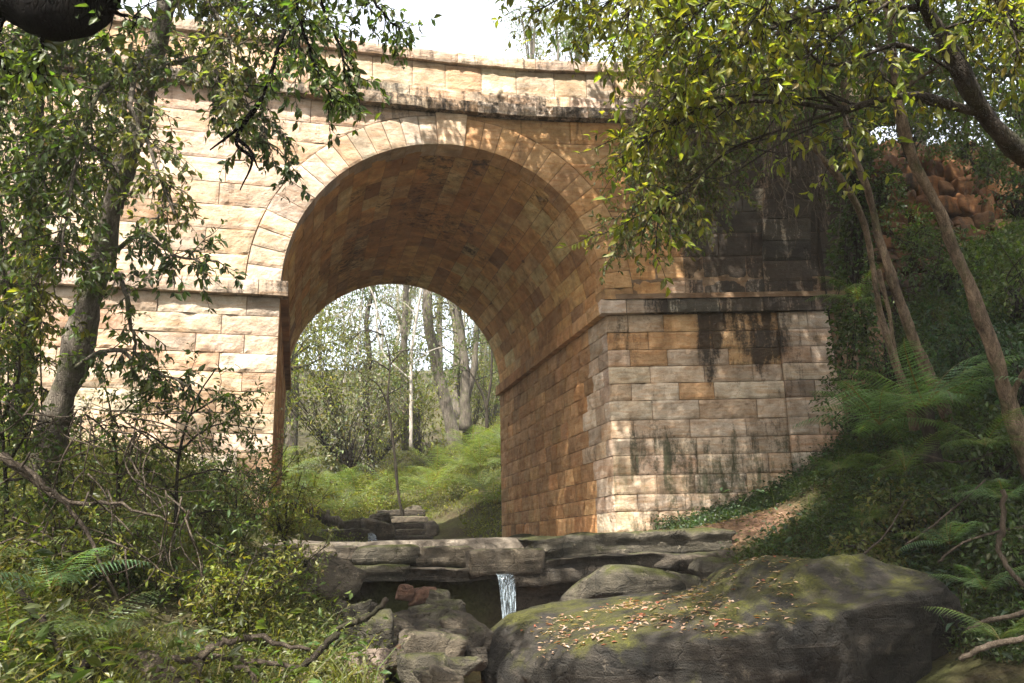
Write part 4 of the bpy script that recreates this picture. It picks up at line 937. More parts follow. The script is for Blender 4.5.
for i, (x, y, z_, s_, n_, tc) in enumerate([(690, 20, 12.2, (1.0, .8, .8), 2600, OLV), (760, 60, 12.4, (1.1, .8, .8), 3000, GRN), (840, 20, 12.6, (1.2, .8, .9), 3000, GRN), (930, 30, 12.8, (1.2, .9, .9), 3000, DGR), (1010, 50, 12.6, (1.1, .9, .9), 2800, DGR), (700, 95, 12.0, (.8, .6, .55), 2000, GRN), (660, 165, 9.6, (.55, .5, .6), 1900, OLV), (800, 110, 12.2, (.9, .6, .5), 2200, DGR), (640, 40, 10.4, (.7, .6, .6), 2000, YGR), (870, 90, 12.8, (.9, .6, .5), 2000, DGR), (720, -20, 11.5, (1.2, .8, .6), 2400, YGR)]):
    clump(Lv, at(x, y, z_), s_, n_, (.075, .034), tc, 700+i)
finish(t, Wd, Lv, BARKT, LEAF, rg)

t, Wd, Lv = tree('slanting_tree', 'single brown trunk leaning left over the fern bank at the right', 'tree', at(1030, 500, 8.8))
stem([(1040, 520, 8.8), (1026, 462, 8.8), (1010, 400, 8.8), (985, 318, 8.8), (962, 267, 8.8), (938, 210, 8.8), (915, 150, 8.7), (900, 90, 8.6), (880, -20, 8.5), (860, -160, 8.5)], [.13, .12, .105, .095, .09, .082, .075, .065, .05])
stem([(1012, 405, 8.8), (1018, 385, 8.7), (1040, 350, 8.5)], [.06, .05, .04], 6)
for L in ([(900, 90, 8.6), (960, 60, 8.2), (1030, 90, 7.8)], [(880, -20, 8.5), (950, -60, 8), (1040, -40, 7.6)], [(870, -100, 8.5), (800, -120, 8), (720, -80, 7.6)], [(860, -160, 8.5), (860, -300, 8.5), (960, -420, 8)], [(900, 60, 8.6), (860, 40, 8.2), (820, 60, 8)], [(860, -160, 8.5), (760, -300, 8.5), (640, -360, 8)]):
    bough(Wd, Lv, rg, pxs(L), [.04, .010], 28, .6, (.07, .03), GRN, .4, .9)
finish(t, Wd, Lv, BARKT, LEAF, rg)

DENS = 3.2
_st = stem
def stem(L, r, n=10): _st(L, r, n, 1.)
# the near tree whose black limbs and backlit leaves fill the upper right
t, Wd, Lv = tree('near_tree', 'near tree with black arching limbs and large yellow-green leaves at the upper right', 'tree', at(1330, 560, 5.0))
stem([(1330, 600, 5.), (1290, 430, 4.9), (1200, 290, 4.75), (1100, 205, 4.6), (1024, 153, 4.5), (985, 115, 4.45), (960, 70, 4.4), (938, 30, 4.4), (915, -15, 4.35), (880, -120, 4.3), (860, -260, 4.3)], [.13, .11, .085, .062, .047, .042, .038, .035, .03, .025], 9)
stem([(978, 113, 4.45), (945, 104, 4.4), (909, 96, 4.35), (875, 101, 4.3), (842, 109, 4.25), (795, 103, 4.2), (747, 101, 4.15)], [.026, .022, .018, .013, .008], 7)
stem([(918, 8, 4.4), (895, 7, 4.35), (862, 0, 4.3), (800, -20, 4.2)], [.02, .014, .01], 6)
stem([(965, 82, 4.4), (935, 60, 4.35), (895, 45, 4.3), (850, 62, 4.2), (820, 62, 4.15), (795, 35, 4.1), (760, 15, 4.1)], [.016, .012, .009, .006], 5)
stem([(842, 109, 4.25), (820, 92, 4.2), (790, 70, 4.1), (758, 33, 4.1), (745, 10, 4.)], [.012, .009, .006], 5)
stem([(842, 109, 4.25), (780, 130, 4.15), (730, 150, 4.1), (690, 185, 4.)], [.010, .006, .004], 5)
for k in range(7):
    x, y = 700+rg.uniform(0, 60), 90+rg.uniform(-20, 80)
    stem([(860+rg.normal(0, 20), 108, 4.3), ((x+850)/2, (y+108)/2-8+rg.normal(0, 16), 4.2), (x, y+10, 4.1), (x-40, y+rg.uniform(0, 40), 4.)], [.006, .004, .002], 4)
BIG = (.060, .025)
for L, n_ in [([(880, -120, 4.3), (800, -60, 4.1), (720, -10, 3.9), (660, 60, 3.8)], 20), ([(862, 0, 4.3), (790, 20, 4.1), (720, 60, 3.95), (660, 110, 3.9)], 18), ([(915, -15, 4.35), (860, 20, 4.1), (800, 60, 4), (770, 90, 3.9)], 12), ([(747, 101, 4.15), (700, 110, 4.05), (660, 130, 4), (635, 150, 3.95)], 9), ([(800, -20, 4.2), (740, -40, 4), (680, -30, 3.9), (620, 20, 3.8)], 18), ([(880, -100, 4.3), (940, -60, 4.1), (1000, 0, 3.9), (1020, 60, 3.8)], 16), ([(938, 30, 4.4), (985, 20, 4.2), (1040, 40, 4.0)], 10), ([(842, 109, 4.25), (850, 130, 4.2), (835, 150, 4.2)], 4), ([(690, 185, 4.), (670, 200, 4), (650, 215, 4)], 4), ([(800, -20, 4.2), (690, -50, 4.4), (600, -25, 4.6), (535, 12, 4.8)], 15), ([(690, -50, 4.4), (630, -20, 4.4), (590, 25, 4.5)], 8), ([(860, -260, 4.3), (760, -200, 4), (660, -140, 3.8)], 12), ([(880, -120, 4.3), (820, -80, 4), (780, -20, 3.7), (740, 40, 3.6)], 14), ([(895, 45, 4.3), (880, 70, 4.2), (900, 90, 4.2)], 4)]:
    bough(Wd, Lv, rg, pxs(L), [.010, .004], n_, .34, BIG, YGR if rg.random() < .75 else (.12, .13, .022), .45, .8, n=5, sub=1)
finish(t, Wd, Lv, BARKD, LEAFBRIGHT, rg)

# hanging roots and bare twigs in front of the dark wall
B = MB()
for k in range(26):
    x = rg.uniform(770, 815); y = 150+rg.uniform(-10, 10); L = [(x, y-30, 8.5)]
    for s_ in range(4): x += rg.normal(3, 9); y += rg.uniform(8, 30); L.append((x, y, 8.5+rg.normal(0, .1)))
    tube(B, catmull(pxs(L), 4), [.008, .005, .002], 4)
tag(B.build('dead_twigs', DEAD, None, True, origin=at(790, 150, 8.5)), 'pale bare twigs hanging in front of the black-stained wall', 'dead branch')

# creeper covering the end of the wall, right of the pilaster
def leafmass(name, label, cat, ells, n, leaf, tint, seed, mat=LEAF, kind=None, group=None, stems=True, var=.3, part=True, down=.35):
    """a shrub: many short twigs spread through the volume of a few lobes"""
    rg = np.random.default_rng(seed); base = ells[0][0]-np.array([0, 0, ells[0][1][2]])
    t, Wd, Lv = tree(name, label, cat, base, group)
    for c, s_ in ells:
        m_ = int(n/len(ells)); q = norm(rg.normal(0, 1, (m_, 3)))*(rg.uniform(.25, 1, (m_, 1))**.5)
        P = c+q*np.array(s_); keep = fbm(P, 2.2/max(s_), seed, 3) > -.25; P = P[keep]; q = q[keep]
        Dv = q+rg.normal(0, .7, P.shape)+np.array([0, 0, -down]); sz = rg.uniform(.55, 1.2, len(P))
        Lv.add(P, Dv, leaf[0]*sz, leaf[1]*sz, tints(rg, len(P), tint, var))
        if stems:
            for k in range(10):
                e = c+norm(rg.normal(0, 1, 3))*np.array(s_)*.8; tube(Wd, catmull([base, (base+c)/2+rg.normal(0, .1, 3), e], 4), [.02, .004], 4)
    finish(t, Wd, Lv, BARKD, mat, rg, crown='foliage', trunk='stem'); return t
A_ = lambda x, y, Z: at(x, y, Z)
leafmass('creeper', 'dark leafy creeper hanging down the end of the wall right of the pilaster', 'creeper', [(A_(852, y, 13.4), (.42, .3, .7)) for y in (150, 205, 260, 310, 355)], 5200, (.09, .06), DGR, 81)
for i, (x, y, Z_, s_, n_, tc, lab) in enumerate([
    (850, 400, 12.4, (.6, .5, .5), 1800, DGR, 'dark shrub in the gap between the pilaster and the forked tree'),
    (885, 330, 12.5, (.7, .6, .9), 2600, DGR, 'tall dark shrub behind the forked stems'),
    (965, 330, 11.5, (.9, .7, .7), 3000, BGR, 'dark bluish shrub between the forked tree and the leaning trunk'),
    (1010, 270, 11.2, (.9, .7, .7), 3000, GRN, 'green shrub below the rubble wall at the right edge'),
    (940, 260, 12.2, (.7, .6, .5), 2200, DGR, 'shrub growing at the foot of the rubble wall'),
    (1020, 370, 9.8, (.6, .6, .6), 2200, BGR, 'dark shrub behind the foot of the leaning trunk'),
    (960, 500, 9.0, (.55, .5, .35), 1900, DGR, 'low dark shrub on the bank under the tree fern'),
    (1010, 545, 8.0, (.5, .5, .4), 1800, DGR, 'low dark shrub at the right edge above the boulder'),
    (900, 505, 9.6, (.5, .5, .3), 1700, OLV, 'low mossy shrub on the bank above the boulder'),
    (860, 545, 9.6, (.35, .4, .22), 1100, OLV, 'small tuft of shrub beside the dirt path'),
    (985, 440, 9.4, (.6, .5, .45), 2000, DGR, 'dark shrub right of the tree fern'),
    (900, 110, 15.0, (1.5, 1, 1.0), 3500, DGR, 'dark bush on top of the rubble wall, left part'),
    (1010, 60, 14.5, (1.6, 1, 1.3), 3800, GRN, 'dark bush on top of the rubble wall, right part'),
    (955, 110, 16.5, (2.0, .9, 1.1), 3800, DGR, 'dark bush closing the gap behind the slanting trunk above the rubble wall'),
    (1030, 110, 16.0, (1.3, .9, 1.1), 3000, DGR, 'dark bush at the right edge behind the rubble wall'),
    (905, 225, 13.0, (.7, .4, .35), 1500, GRN, 'leafy bush in front of the lower courses of the rubble wall'),
    (975, 150, 13.4, (.45, .4, .4), 1100, DGR, 'small bush growing out of the top of the rubble wall'),
    (868, 175, 13.2, (.35, .4, .6), 1200, DGR, 'leafy bush covering the left end of the rubble wall'),
    (1010, 180, 12.8, (.5, .5, .6), 1500, DGR, 'bush hanging over the right end of the rubble wall')]):
    leafmass('shrub', lab, 'shrub', [(A_(x, y, Z_)+np.array([0, 0, .0]), s_), (A_(x+20, y+15, Z_-.2), tuple(.75*q for q in s_))], n_, (.075, .04), tc, 90+i)

# ------------------------------------------------------------------ ferns
def frond_mesh(name, seed, n=22, L=1., width=.24, arch=.45, tint=(.07, .11, .03), fine=9):
    rg = np.random.default_rng(seed); t = np.linspace(0, 1, n+4)
    ax = lambda t: np.stack([t*L*np.cos(t*arch*.9), 0*t, L*(.55*t-arch*1.25*t*t)], -1)
    V = []; F = []; T = []
    def quad(a, b, c, d, tc):
        k = len(V); V.extend([a, b, c, d]); F.append((k, k+1, k+2, k+3)); T.extend([tc]*4)
    pts = ax(t)
    for i in range(len(t)-1):
        w = .006*(1-t[i])+.002; s_ = np.array([0, w, 0]); quad(pts[i]-s_, pts[i+1]-s_, pts[i+1]+s_, pts[i]+s_, (.10, .08, .03))
    for i in range(2, n+4):
        p = pts[i]; T_ = norm(pts[i]-pts[i-1]); N = np.cross(T_, [0, 1, 0]); N = N if N[2] > 0 else -N
        l = width*L*math.sin(PI*min(1, (t[i]*.92+.14)))**.8*(1.05-.25*t[i])*rg.uniform(.88, 1.08)
        for sd in (-1, 1):
            d = norm(np.array([0, sd, 0])+T_*.45-N*(.18+.25*rg.random())); e = np.cross(N, d); e = norm(e)
            tc = np.array(tint)*rg.uniform(.75, 1.3)
            q0 = p; sp_ = L/n*.46
            for k in range(fine):
                u0, u1 = k/fine, (k+1)/fine; c0 = p+d*l*u0-N*.12*l*u0*u0; c1 = p+d*l*u1-N*.12*l*u1*u1
                ww = sp_*(1-u0*.88)
                mid = c0*.45+c1*.55
                quad(c0, mid+e*ww*.55+d*l*.05, mid+e*ww*.5+d*l*.08, c1, tc); quad(c0, c1, mid-e*ww*.5+d*l*.08, mid-e*ww*.55+d*l*.05, tc)
    return mesh_from(name, V, [np.array(F)], {'tint': np.array(T)})
FR = [frond_mesh('frond', i, tint=tc) for i, tc in enumerate([(.075, .115, .035), (.06, .10, .03), (.09, .125, .035)])]
FRB = [frond_mesh('frond', 10+i, n=16, tint=tc, fine=5, arch=.42, width=.28) for i, tc in enumerate([(.088, .112, .036), (.07, .10, .036)])]
FRBL = [frond_mesh('frond', 20+i, tint=tc) for i, tc in enumerate([(.085, .15, .075), (.10, .16, .07)])]
for me in FR+FRB+FRBL: me.materials.append(LEAF)
def fern(loc, n, L, label, seed, meshes=FR, az=None, up=(-.15, .55), name='fern', cat='fern', group=None, trunk=0.):
    rg = np.random.default_rng(seed); t = empty(name, loc, label, cat, group)
    if trunk:
        B = MB(); tube(B, catmull([(0, 0, -trunk), (.03, 0, -trunk*.5), (0, 0, 0)], 6), [.10, .08, .07], 8, .4); B.build('trunk', BARKD, t, True)
    for k in range(n):
        a = (k+rg.uniform(-.3, .3))/n*2*PI if az is None else rg.uniform(*az)
        o = link('frond', meshes[k % len(meshes)], None, t); s_ = L*rg.uniform(.75, 1.15)
        o.rotation_euler = (rg.normal(0, .15), -rg.uniform(*up), a); o.scale = (s_, s_, s_)
    return t
fern(at(925, 408, 9.6), 13, 1.35, 'large bright tree fern spreading its fronds over the right bank', 1, FRBL, trunk=.7, name='tree_fern', cat='tree fern')
fern(at(880, 425, 9.3), 10, 1.1, 'light green fern on the bank just left of the large tree fern', 2, FRBL)
fern(at(960, 395, 10.2), 9, 1.0, 'light green fern behind the large tree fern, near the leaning trunk', 3, FRBL)
fern(at(858, 300, 12.8), 8, .9, 'fern clinging to the wall end beside the creeper', 4, FR)
fern(at(985, 445, 8.6), 8, .7, 'small fern at the foot of the leaning trunk', 5, FR)
fern(at(1000, 640, 6.6), 7, .6, 'small fern in the bottom right corner', 6, FR)
for i, (x, y, Z_, L, n_, lab) in enumerate([(50, 590, 5.4, .8, 9, 'bracken fern with a pale blue-green frond at the lower left'), (15, 560, 5.8, .8, 9, 'yellow green bracken at the left edge'), (85, 640, 5.0, .55, 8, 'bracken at the bottom left beside the log ends'), (10, 640, 4.6, .7, 8, 'dark bracken in the bottom left corner'), (90, 540, 6.6, .7, 8, 'sunlit bracken behind the dead twigs')]):
    fern(at(x, y, Z_), n_, L, lab, 20+i, FRBL if i == 0 else FRB)

for i, (x, y, Z_, L, lab) in enumerate([(905, 470, 9.0, .75, 'small fern on the bank under the left side of the tree fern'), (950, 545, 8.2, .6, 'small fern above the right shoulder of the boulder'), (870, 520, 9.4, .5, 'small fern beside the dirt path at the foot of the bank'), (1005, 500, 8.2, .7, 'fern below the foot of the leaning trunk at the right edge'), (840, 470, 10.6, .6, 'small fern growing at the outer foot of the pilaster'), (985, 590, 7.4, .55, 'small fern over the pale branches at the right edge')]):
    fern(at(x, y, Z_), 8, L, lab, 60+i, FRBL if i % 2 else FR)
for i, (x0, x1, y0, y1, Y_, lab) in enumerate([(858, 888, 500, 522, -3.6, 'mossy stone on the bank above the boulder, near the path'), (915, 950, 515, 540, -4.6, 'mossy stone in the bank under the tree fern'), (965, 1020, 560, 595, -5.6, 'broad mossy stone at the right edge above the pale branches'), (975, 1030, 625, 675, -7.0, 'mossy stone in the bottom right corner'), (800, 822, 528, 540, -3.2, 'small stone lying at the edge of the dirt path')]):
    rock_px('mossy_rock', x0, x1, y0, y1, Y_, lab, seed=130+i, mat=ROCKMOSS)
stickspec = [((880, 470, 9.4), (915, 455, 9.3), (960, 462, 9.2), (1000, 450, 9.0)), ((855, 560, 9), (885, 535, 8.9), (905, 500, 8.9)), ((905, 545, 8.6), (940, 520, 8.5), (985, 480, 8.4))]
# ------------------------------------------------------------------ behind the arch
rg = np.random.default_rng(77)
def gz(x, y): return float(ground_h(np.array([x]), np.array([y]))[0])
k = 0
fern_spots = [(3.4, 11.2), (4.3, 11.8), (3.2, 12.6), (4.6, 13.2), (3.6, 14.2), (5.3, 14.0), (4.8, 15.2), (3.2, 15.8), (5.8, 16.2), (4.0, 17.2), (6.6, 17.4), (2.6, 17.5), (-1.2, 13.4), (-2.2, 12.6), (-.6, 15), (-2., 15), (-3.2, 14), (-1.2, 17), (.8, 16.6), (5.2, 18.6), (7.6, 19), (-3.6, 17), (1.9, 14.6)]
for (x, y) in fern_spots:
    fern((x, y, gz(x, y)+.65), 10, 1.7*rg.uniform(.8, 1.2), 'bright green fern on the right bank behind the arch' if x > 2 else 'light green fern on the left side of the creek behind the arch', 200+k, FRB, group='ferns behind the arch on the right' if x > 2 else 'ferns behind the arch on the left', up=(.0, .7)); k += 1
def forest_tree_meshes(seed, H=18., r=.24, nb=16, cl=3200, leaf=(.22, .07), tint=GUM, bare=.35, lean=.05, spread=.22):
    rg = np.random.default_rng(seed); Wd = MB(); Lv = Leaves()
    z = np.linspace(0, 1, 9); P = np.stack([np.cumsum(rg.normal(lean*.1, .035, 9))*H*.5, np.cumsum(rg.normal(0, .035, 9))*H*.5, z*H], -1); P[:, :2] -= P[0, :2]
    tube(Wd, catmull(P, 3), [r*1.15, r*.9, r*.75, r*.6, r*.45, r*.3, r*.12], 8, .15, seed)
    for b in range(nb):
        tt = bare+(1-bare)*(b+rg.random())/nb; p = np.array([np.interp(tt, z, P[:, i]) for i in range(3)])
        a = rg.uniform(0, 2*PI); d = np.array([math.cos(a), math.sin(a), rg.uniform(.2, 1.)]); ln = H*spread*(1.25-tt)*rg.uniform(.7, 1.3)
        q = [p]; dd = norm(d)
        for s_ in range(4): dd = norm(dd+rg.normal(0, .22, 3)); q.append(q[-1]+dd*ln/4)
        q = np.array(q); tube(Wd, catmull(q, 3), [r*.3*(1.1-tt), .012], 5)
        m_ = int(cl/nb); nc = 7
        for c in range(nc):
            cc = q[2+c % 3]+rg.normal(0, ln*.16, 3); e = ln*.2*rg.uniform(.6, 1.2)
            qq = rg.normal(0, 1, (m_//nc, 3))*np.array([e, e, e*.6]); sz = rg.uniform(.6, 1.2, len(qq))
            Lv.add(cc+qq, rg.normal(0, .6, qq.shape)+np.array([0, 0, -.8]), leaf[0]*sz, leaf[1]*sz, tints(rg, len(qq), tint, .3))
    w = Wd.build('trunk', None, None, True); l = Lv.build('crown', None, None, rg)
    bpy.data.objects.remove(w) if False else None
    return w, l
FT = []
for i, (tc, bk) in enumerate([(GUM, BARKP), (OLV, BARK), ((.12, .125, .055), BARKP), (GRN, BARKD), (GUM, BARK)]):
    w, l = forest_tree_meshes(300+i, r=(.16, .30, .12, .2, .34)[i], tint=tc, bare=(.3, .35, .2, .2, .4)[i], nb=(16, 18, 14, 18, 16)[i], spread=(.2, .24, .16, .24, .26)[i])
    wm, lm = w.data, l.data; wm.materials.append(bk); lm.materials.append(LEAFDULL if i != 3 else LEAF); bpy.data.objects.remove(w); bpy.data.objects.remove(l); FT.append((wm, lm))
def forest_tree(x, y, kind, s_, label, group, sink=.15, rz=None):
    t = empty('forest_tree', (x, y, gz(x, y)-sink), label, 'tree', group); t.scale = (s_,)*3; t.rotation_euler = (0, 0, rg.uniform(0, 6.28) if rz is None else rz)
    link('trunk', FT[kind][0], None, t); link('crown', FT[kind][1], None, t); return t
AY = lambda L, Y: [aty(q[0], q[1], Y+(q[2] if len(q) > 2 else 0)) for q in L]
def arch_tree(label, Y, stems, bark, leafpts, leaf, tint, seed):
    rgt = np.random.default_rng(seed); P0 = AY(stems[0][0], Y); t, Wd, Lv = tree('forest_tree', label, 'tree', P0[0])
    for L, r in stems: tube(Wd, catmull(AY(L, Y), 6), r, 8, .2, seed)
    for L in leafpts: bough(Wd, Lv, rgt, AY(L, Y), [.03, .01], 16, .9, leaf, tint, .4, .8, n=5)
    finish(t, Wd, Lv, bark, LEAFDULL, rgt)
DENS = 1.
arch_tree('slender gum with a white trunk in the middle of the arch view', 20, [([(411, 450), (411, 400), (412, 350), (417, 315), (424, 270), (430, 200)], [.075, .07, .06, .05, .04]), ([(411, 378), (404, 374), (383, 353), (377, 327), (376, 303), (366, 280)], [.05, .045, .04, .03]), ([(412, 365), (428, 352), (448, 345)], [.03, .02])], BARKP, [[(417, 315), (400, 300), (380, 295)], [(424, 270), (440, 290), (455, 300)], [(376, 303), (355, 310), (335, 320)]], (.14, .04), GUM, 1)
arch_tree('tall brown-trunked gum behind the white gum', 27, [([(405, 450), (404, 400), (404, 340), (406, 290), (410, 220)], [.20, .19, .17, .15, .12]), ([(404, 330), (395, 310), (380, 300)], [.07, .04])], BARK, [[(406, 290), (390, 270), (360, 290)], [(406, 290), (425, 280), (440, 300)]], (.16, .05), GUM, 2)
arch_tree('broad dark forked gum on the right side of the arch view', 22, [([(466, 430), (465, 400), (465, 370), (462, 340), (455, 310), (444, 280)], [.27, .24, .21, .16, .13, .1]), ([(466, 400), (474, 370), (476, 335), (480, 300), (484, 250)], [.16, .14, .12, .1])], BARK, [[(455, 310), (440, 310), (425, 325)], [(476, 335), (486, 330), (495, 350)], [(444, 280), (460, 290), (480, 300)]], (.14, .045), OLV, 3)
arch_tree('thin dark tree standing over the ferns in the middle of the arch view', 13.6, [([(403, 520), (398, 490), (394, 450), (388, 400), (390, 360), (383, 330)], [.05, .05, .042, .03, .012]), ([(390, 410), (378, 385), (362, 375)], [.03, .015])], BARKD, [[(389, 370), (370, 360), (350, 370)], [(390, 365), (405, 350), (425, 355)], [(383, 335), (365, 330), (345, 345)]], (.09, .035), OLV, 4)
arch_tree('small dark leaning tree on the right bank of the arch view', 17, [([(487, 430), (486, 405), (478, 385), (470, 372)], [.07, .06, .05, .03]), ([(486, 410), (491, 380), (492, 340), (494, 300)], [.06, .045, .03])], BARKD, [[(470, 372), (458, 365), (445, 370)], [(492, 340), (480, 330), (470, 335)]], (.10, .04), GRN, 5)
arch_tree('dark branching tree at the left edge of the arch view', 18, [([(270, 450), (274, 400), (284, 372), (305, 366), (322, 358)], [.11, .09, .06, .03]), ([(276, 395), (292, 360), (310, 345)], [.05, .02])], BARKD, [[(284, 372), (305, 366), (330, 355)], [(292, 360), (310, 335), (335, 325)], [(292, 360), (300, 330), (320, 310)]], (.12, .045), OLV, 6)
arch_tree('pair of thin grey trunks left of the white gum', 24, [([(361, 445), (362, 400), (358, 350), (362, 300), (366, 260)], [.06, .055, .05, .04]), ([(345, 445), (343, 400), (346, 350), (342, 300)], [.05, .045, .035])], BARKP, [[(358, 350), (340, 340), (320, 345)], [(346, 350), (360, 330), (380, 325)]], (.14, .045), GUM, 7)
for i, (x, y, Y_, s_, n_, lab) in enumerate([(575, 25, 13, (1.3, 1.0, 1.2), 3000, 'pale blue-green tree top above the parapet next to the right-hand foliage'), (530, 20, 19, (1.3, 1.0, 1.3), 1700, 'thin pale tree top rising above the parapet beyond the arch crown')]):
    c_ = aty(x, y, Y_); t, Wd, Lv = tree('tree', lab, 'tree', (c_[0], c_[1], gz(c_[0], c_[1]))); b_ = np.array(t.location)
    tube(Wd, catmull([b_, b_*.4+c_*.6, c_], 6), [.16, .1, .04], 8, .2); rgt = np.random.default_rng(i+5)
    for k in range(9):
        q = norm(rgt.normal(0, 1, 3))*np.array(s_)*rgt.uniform(.4, .9); tube(Wd, catmull([c_*.8+b_*.2, c_+q*.5, c_+q], 4), [.04, .01], 5)
        P = c_+q+rgt.normal(0, .38, (n_//9, 3)); sz = rgt.uniform(.5, 1.2, len(P)); Lv.add(P, rgt.normal(0, .7, P.shape)+np.array([0, 0, -.6]), .13*sz, .045*sz, tints(rgt, len(P), (.10, .125, .085)))
    finish(t, Wd, Lv, BARK, LEAFDULL, rgt)
k = 0
while k < 34:
    y = rg.uniform(22, 78); x = -2.5+(y+14)*rg.uniform(-.16, .36)
    forest_tree(x, y, int(rg.integers(0, 5)), rg.uniform(.8, 1.5), 'grey-green gum tree in the hazy forest seen through the arch', 'gum trees in the forest behind the bridge'); k += 1
for (x, y, kd, s_) in ((2.5, 11.5, 1, .8), (6.5, 12, 3, .85), (10, 12, 1, .9), (13, 9, 3, .9), (-11, 13, 1, .8), (-15, 8, 3, .9), (14, 3, 3, .8), (11.5, 1, 1, .6), (16, -2, 3, .9), (18, 4, 1, 1.), (-18, 1, 1, .9), (-13.5, -2, 3, .7), (-17, -8, 3, .9)):
    if (x, y) == (2.5, 11.5): x, y = 6.0, 14.5
    forest_tree(x, y, kd, s_, 'leafy tree rising behind the parapet beside the bridge' , 'trees around the bridge')
MS = []
for i in range(4):
    o_ = leafmass('understorey_tree', 'pale leafy understorey tree filling the forest behind the arch', 'tree', [(np.array([rg.normal(0, .9), rg.normal(0, .9), h_]), (1.3, 1.3, 1.0)) for h_ in (1.6, 2.6, 3.4, 4.4, 5.2)], 3000, (.17, .07), (GUM, OLV, YGR, (.13, .135, .06))[i], 500+i, LEAFDULL, group='understorey trees in the forest behind the arch')
    for c_ in o_.children: c_.data.transform(Matrix.Translation(o_.location))
    MS.append(o_)
def copy_thing(o, loc, s_, rz):
    c = o.copy(); COL.objects.link(c); c.location = loc; c.scale = (s_,)*3; c.rotation_euler = (0, 0, rz)
    for ch in o.children: d = ch.copy(); COL.objects.link(d); d.parent = c
    return c
for i in range(24):
    y = 19+46*rg.random()**1.3; x = -2.5+(y+14)*rg.uniform(-.09, .34)
    s_ = rg.uniform(.7, 1.5); L_ = (x, y, gz(x, y)-.2)
    if i < 4: MS[i].location = L_; MS[i].scale = (s_,)*3
    else: copy_thing(MS[i % 4], L_, s_, rg.uniform(0, 6.28))
for i in range(26):
    y = rg.uniform(13.5, 24); x = -2.5+(y+14)*rg.uniform(-.05, .30)
    if 0.2 < x < 2.2 and y < 16: continue
    h = rg.uniform(.5, 1.1); z0 = gz(x, y)
    leafmass('shrub', 'sunlit yellow-green shrub in the undergrowth behind the arch', 'shrub', [(np.array([x, y, z0+h*.7]), (h*.9, h*.8, h*.8))], 1100, (.11, .05), YGR if i % 3 else OLV, 400+i, group='shrubs in the undergrowth behind the arch', stems=i < 4)

# ------------------------------------------------------------------ ground cover
def scatter(n, xr, yr, seed, dens=None):
    rg = np.random.default_rng(seed); x = rg.uniform(*xr, n); y = rg.uniform(*yr, n)
    k = np.ones(n, bool) if dens is None else rg.random(n) < dens(x, y)
    x, y = x[k], y[k]; return np.stack([x, y, ground_h(x, y)], -1), rg
def not_bridge(x, y): return ~((y > -.15-np.maximum(0, x-3)*.25) & (y < 9.2) & (np.abs(x) < 8)) | ((np.abs(x) < 3) & False)
def blades(name, n, xr, yr, h, w, tint, seed, dens, mat=LEAF):
    P, rg = scatter(n, xr, yr, seed, dens); n = len(P); hh = h*rg.uniform(.45, 1.25, n); ww = w*rg.uniform(.6, 1.3, n)
    a = rg.uniform(0, 2*PI, n); S_ = np.stack([np.cos(a), np.sin(a), 0*a], -1); b = rg.uniform(0, 2*PI, n); ln = hh*rg.uniform(.2, .9, n)
    Bv = np.stack([np.cos(b), np.sin(b), 0*b], -1)*ln[:, None]; up = np.array([0, 0, 1.])
    def pt(t): return P+up*(hh*(t-.35*t*t))[:, None]+Bv*(t*t)
    V = []
    for t, f in ((0, 1), (.4, .9), (.75, .6)): V += [pt(t)-S_*(ww*f/2)[:, None], pt(t)+S_*(ww*f/2)[:, None]]
    V.append(pt(1.)); V = np.stack(V, 1).reshape(-1, 3); i = np.arange(n)[:, None]*7
    F4 = np.concatenate([i+np.array([0, 1, 3, 2]), i+np.array([2, 3, 5, 4])]); F3 = i+np.array([4, 5, 6])
    me = mesh_from(name, V, [F4, F3], {'tint': np.repeat(tints(rg, n, tint, .3), 7, 0)}); o = link(name, me, mat); return tag(o, kind='stuff')
def herbs(name, n, xr, yr, h, leaf, k, tint, seed, dens, mat=LEAF):
    P, rg = scatter(n, xr, yr, seed, dens); n = len(P); hh = h*rg.uniform(.3, 1.2, n); Lv = Leaves()
    P2 = np.repeat(P, k, 0); u = rg.random(n*k); H = np.repeat(hh, k)*u
    r_ = rg.normal(0, 1, (n*k, 3))*np.array([1, 1, .15])*(.05+.25*np.repeat(hh, k))[:, None]
    Q = P2+r_; Q[:, 2] += H; Dv = rg.normal(0, 1, Q.shape)*np.array([1, 1, .4])+np.array([0, 0, -.1]); sz = rg.uniform(.5, 1.2, len(Q))
    Lv.add(Q, Dv, leaf[0]*sz, leaf[1]*sz, np.repeat(tints(rg, n, tint, .25), k, 0)*rg.uniform(.8, 1.2, (n*k, 1)))
    o = Lv.build(name, mat, None, rg); return tag(o, kind='stuff')
left = lambda x, y: not_bridge(x, y)*(ground_h(x, y) > -1.25)*(.9*(fbm(np.stack([x, y, 0*x], -1), .8, 2, 3) > -.45))*((x < -1.8) | (y > 9))*(1-((x > -3.25) & (y > -4.3) & (y < 9)))
blades('grass', 60000, (-10, -1.2), (-11.5, -.1), .30, .010, YGR, 1, left)
herbs('undergrowth', 8500, (-10, -1.4), (-11.5, -.1), .42, (.05, .022), 16, OLV, 2, left)
right = lambda x, y: not_bridge(x, y)*(x > 3.2)*(ground_h(x, y) > -1.2)*(1-.97*((x < 5.3) & (y > -3.5) & (ground_h(x, y) < .5)))
herbs('undergrowth', 12000, (3.2, 12), (-8.5, -1.0), .30, (.06, .032), 14, DGR, 3, right)
blades('grass', 9000, (3.2, 11), (-8, -1.), .22, .009, OLV, 4, right)
ivy = lambda x, y: ((y > -1.45-.32*(x-3.4)) & (y < .05-.25*(x-3.0)))*(x > 3.5)*(x < 8.2)*sstep(x, 3.4, 5.2)
herbs('ivy_ground_cover', 9000, (3.5, 8.2), (-3.2, .0), .22, (.055, .045), 12, (.036, .062, .026), 5, ivy)
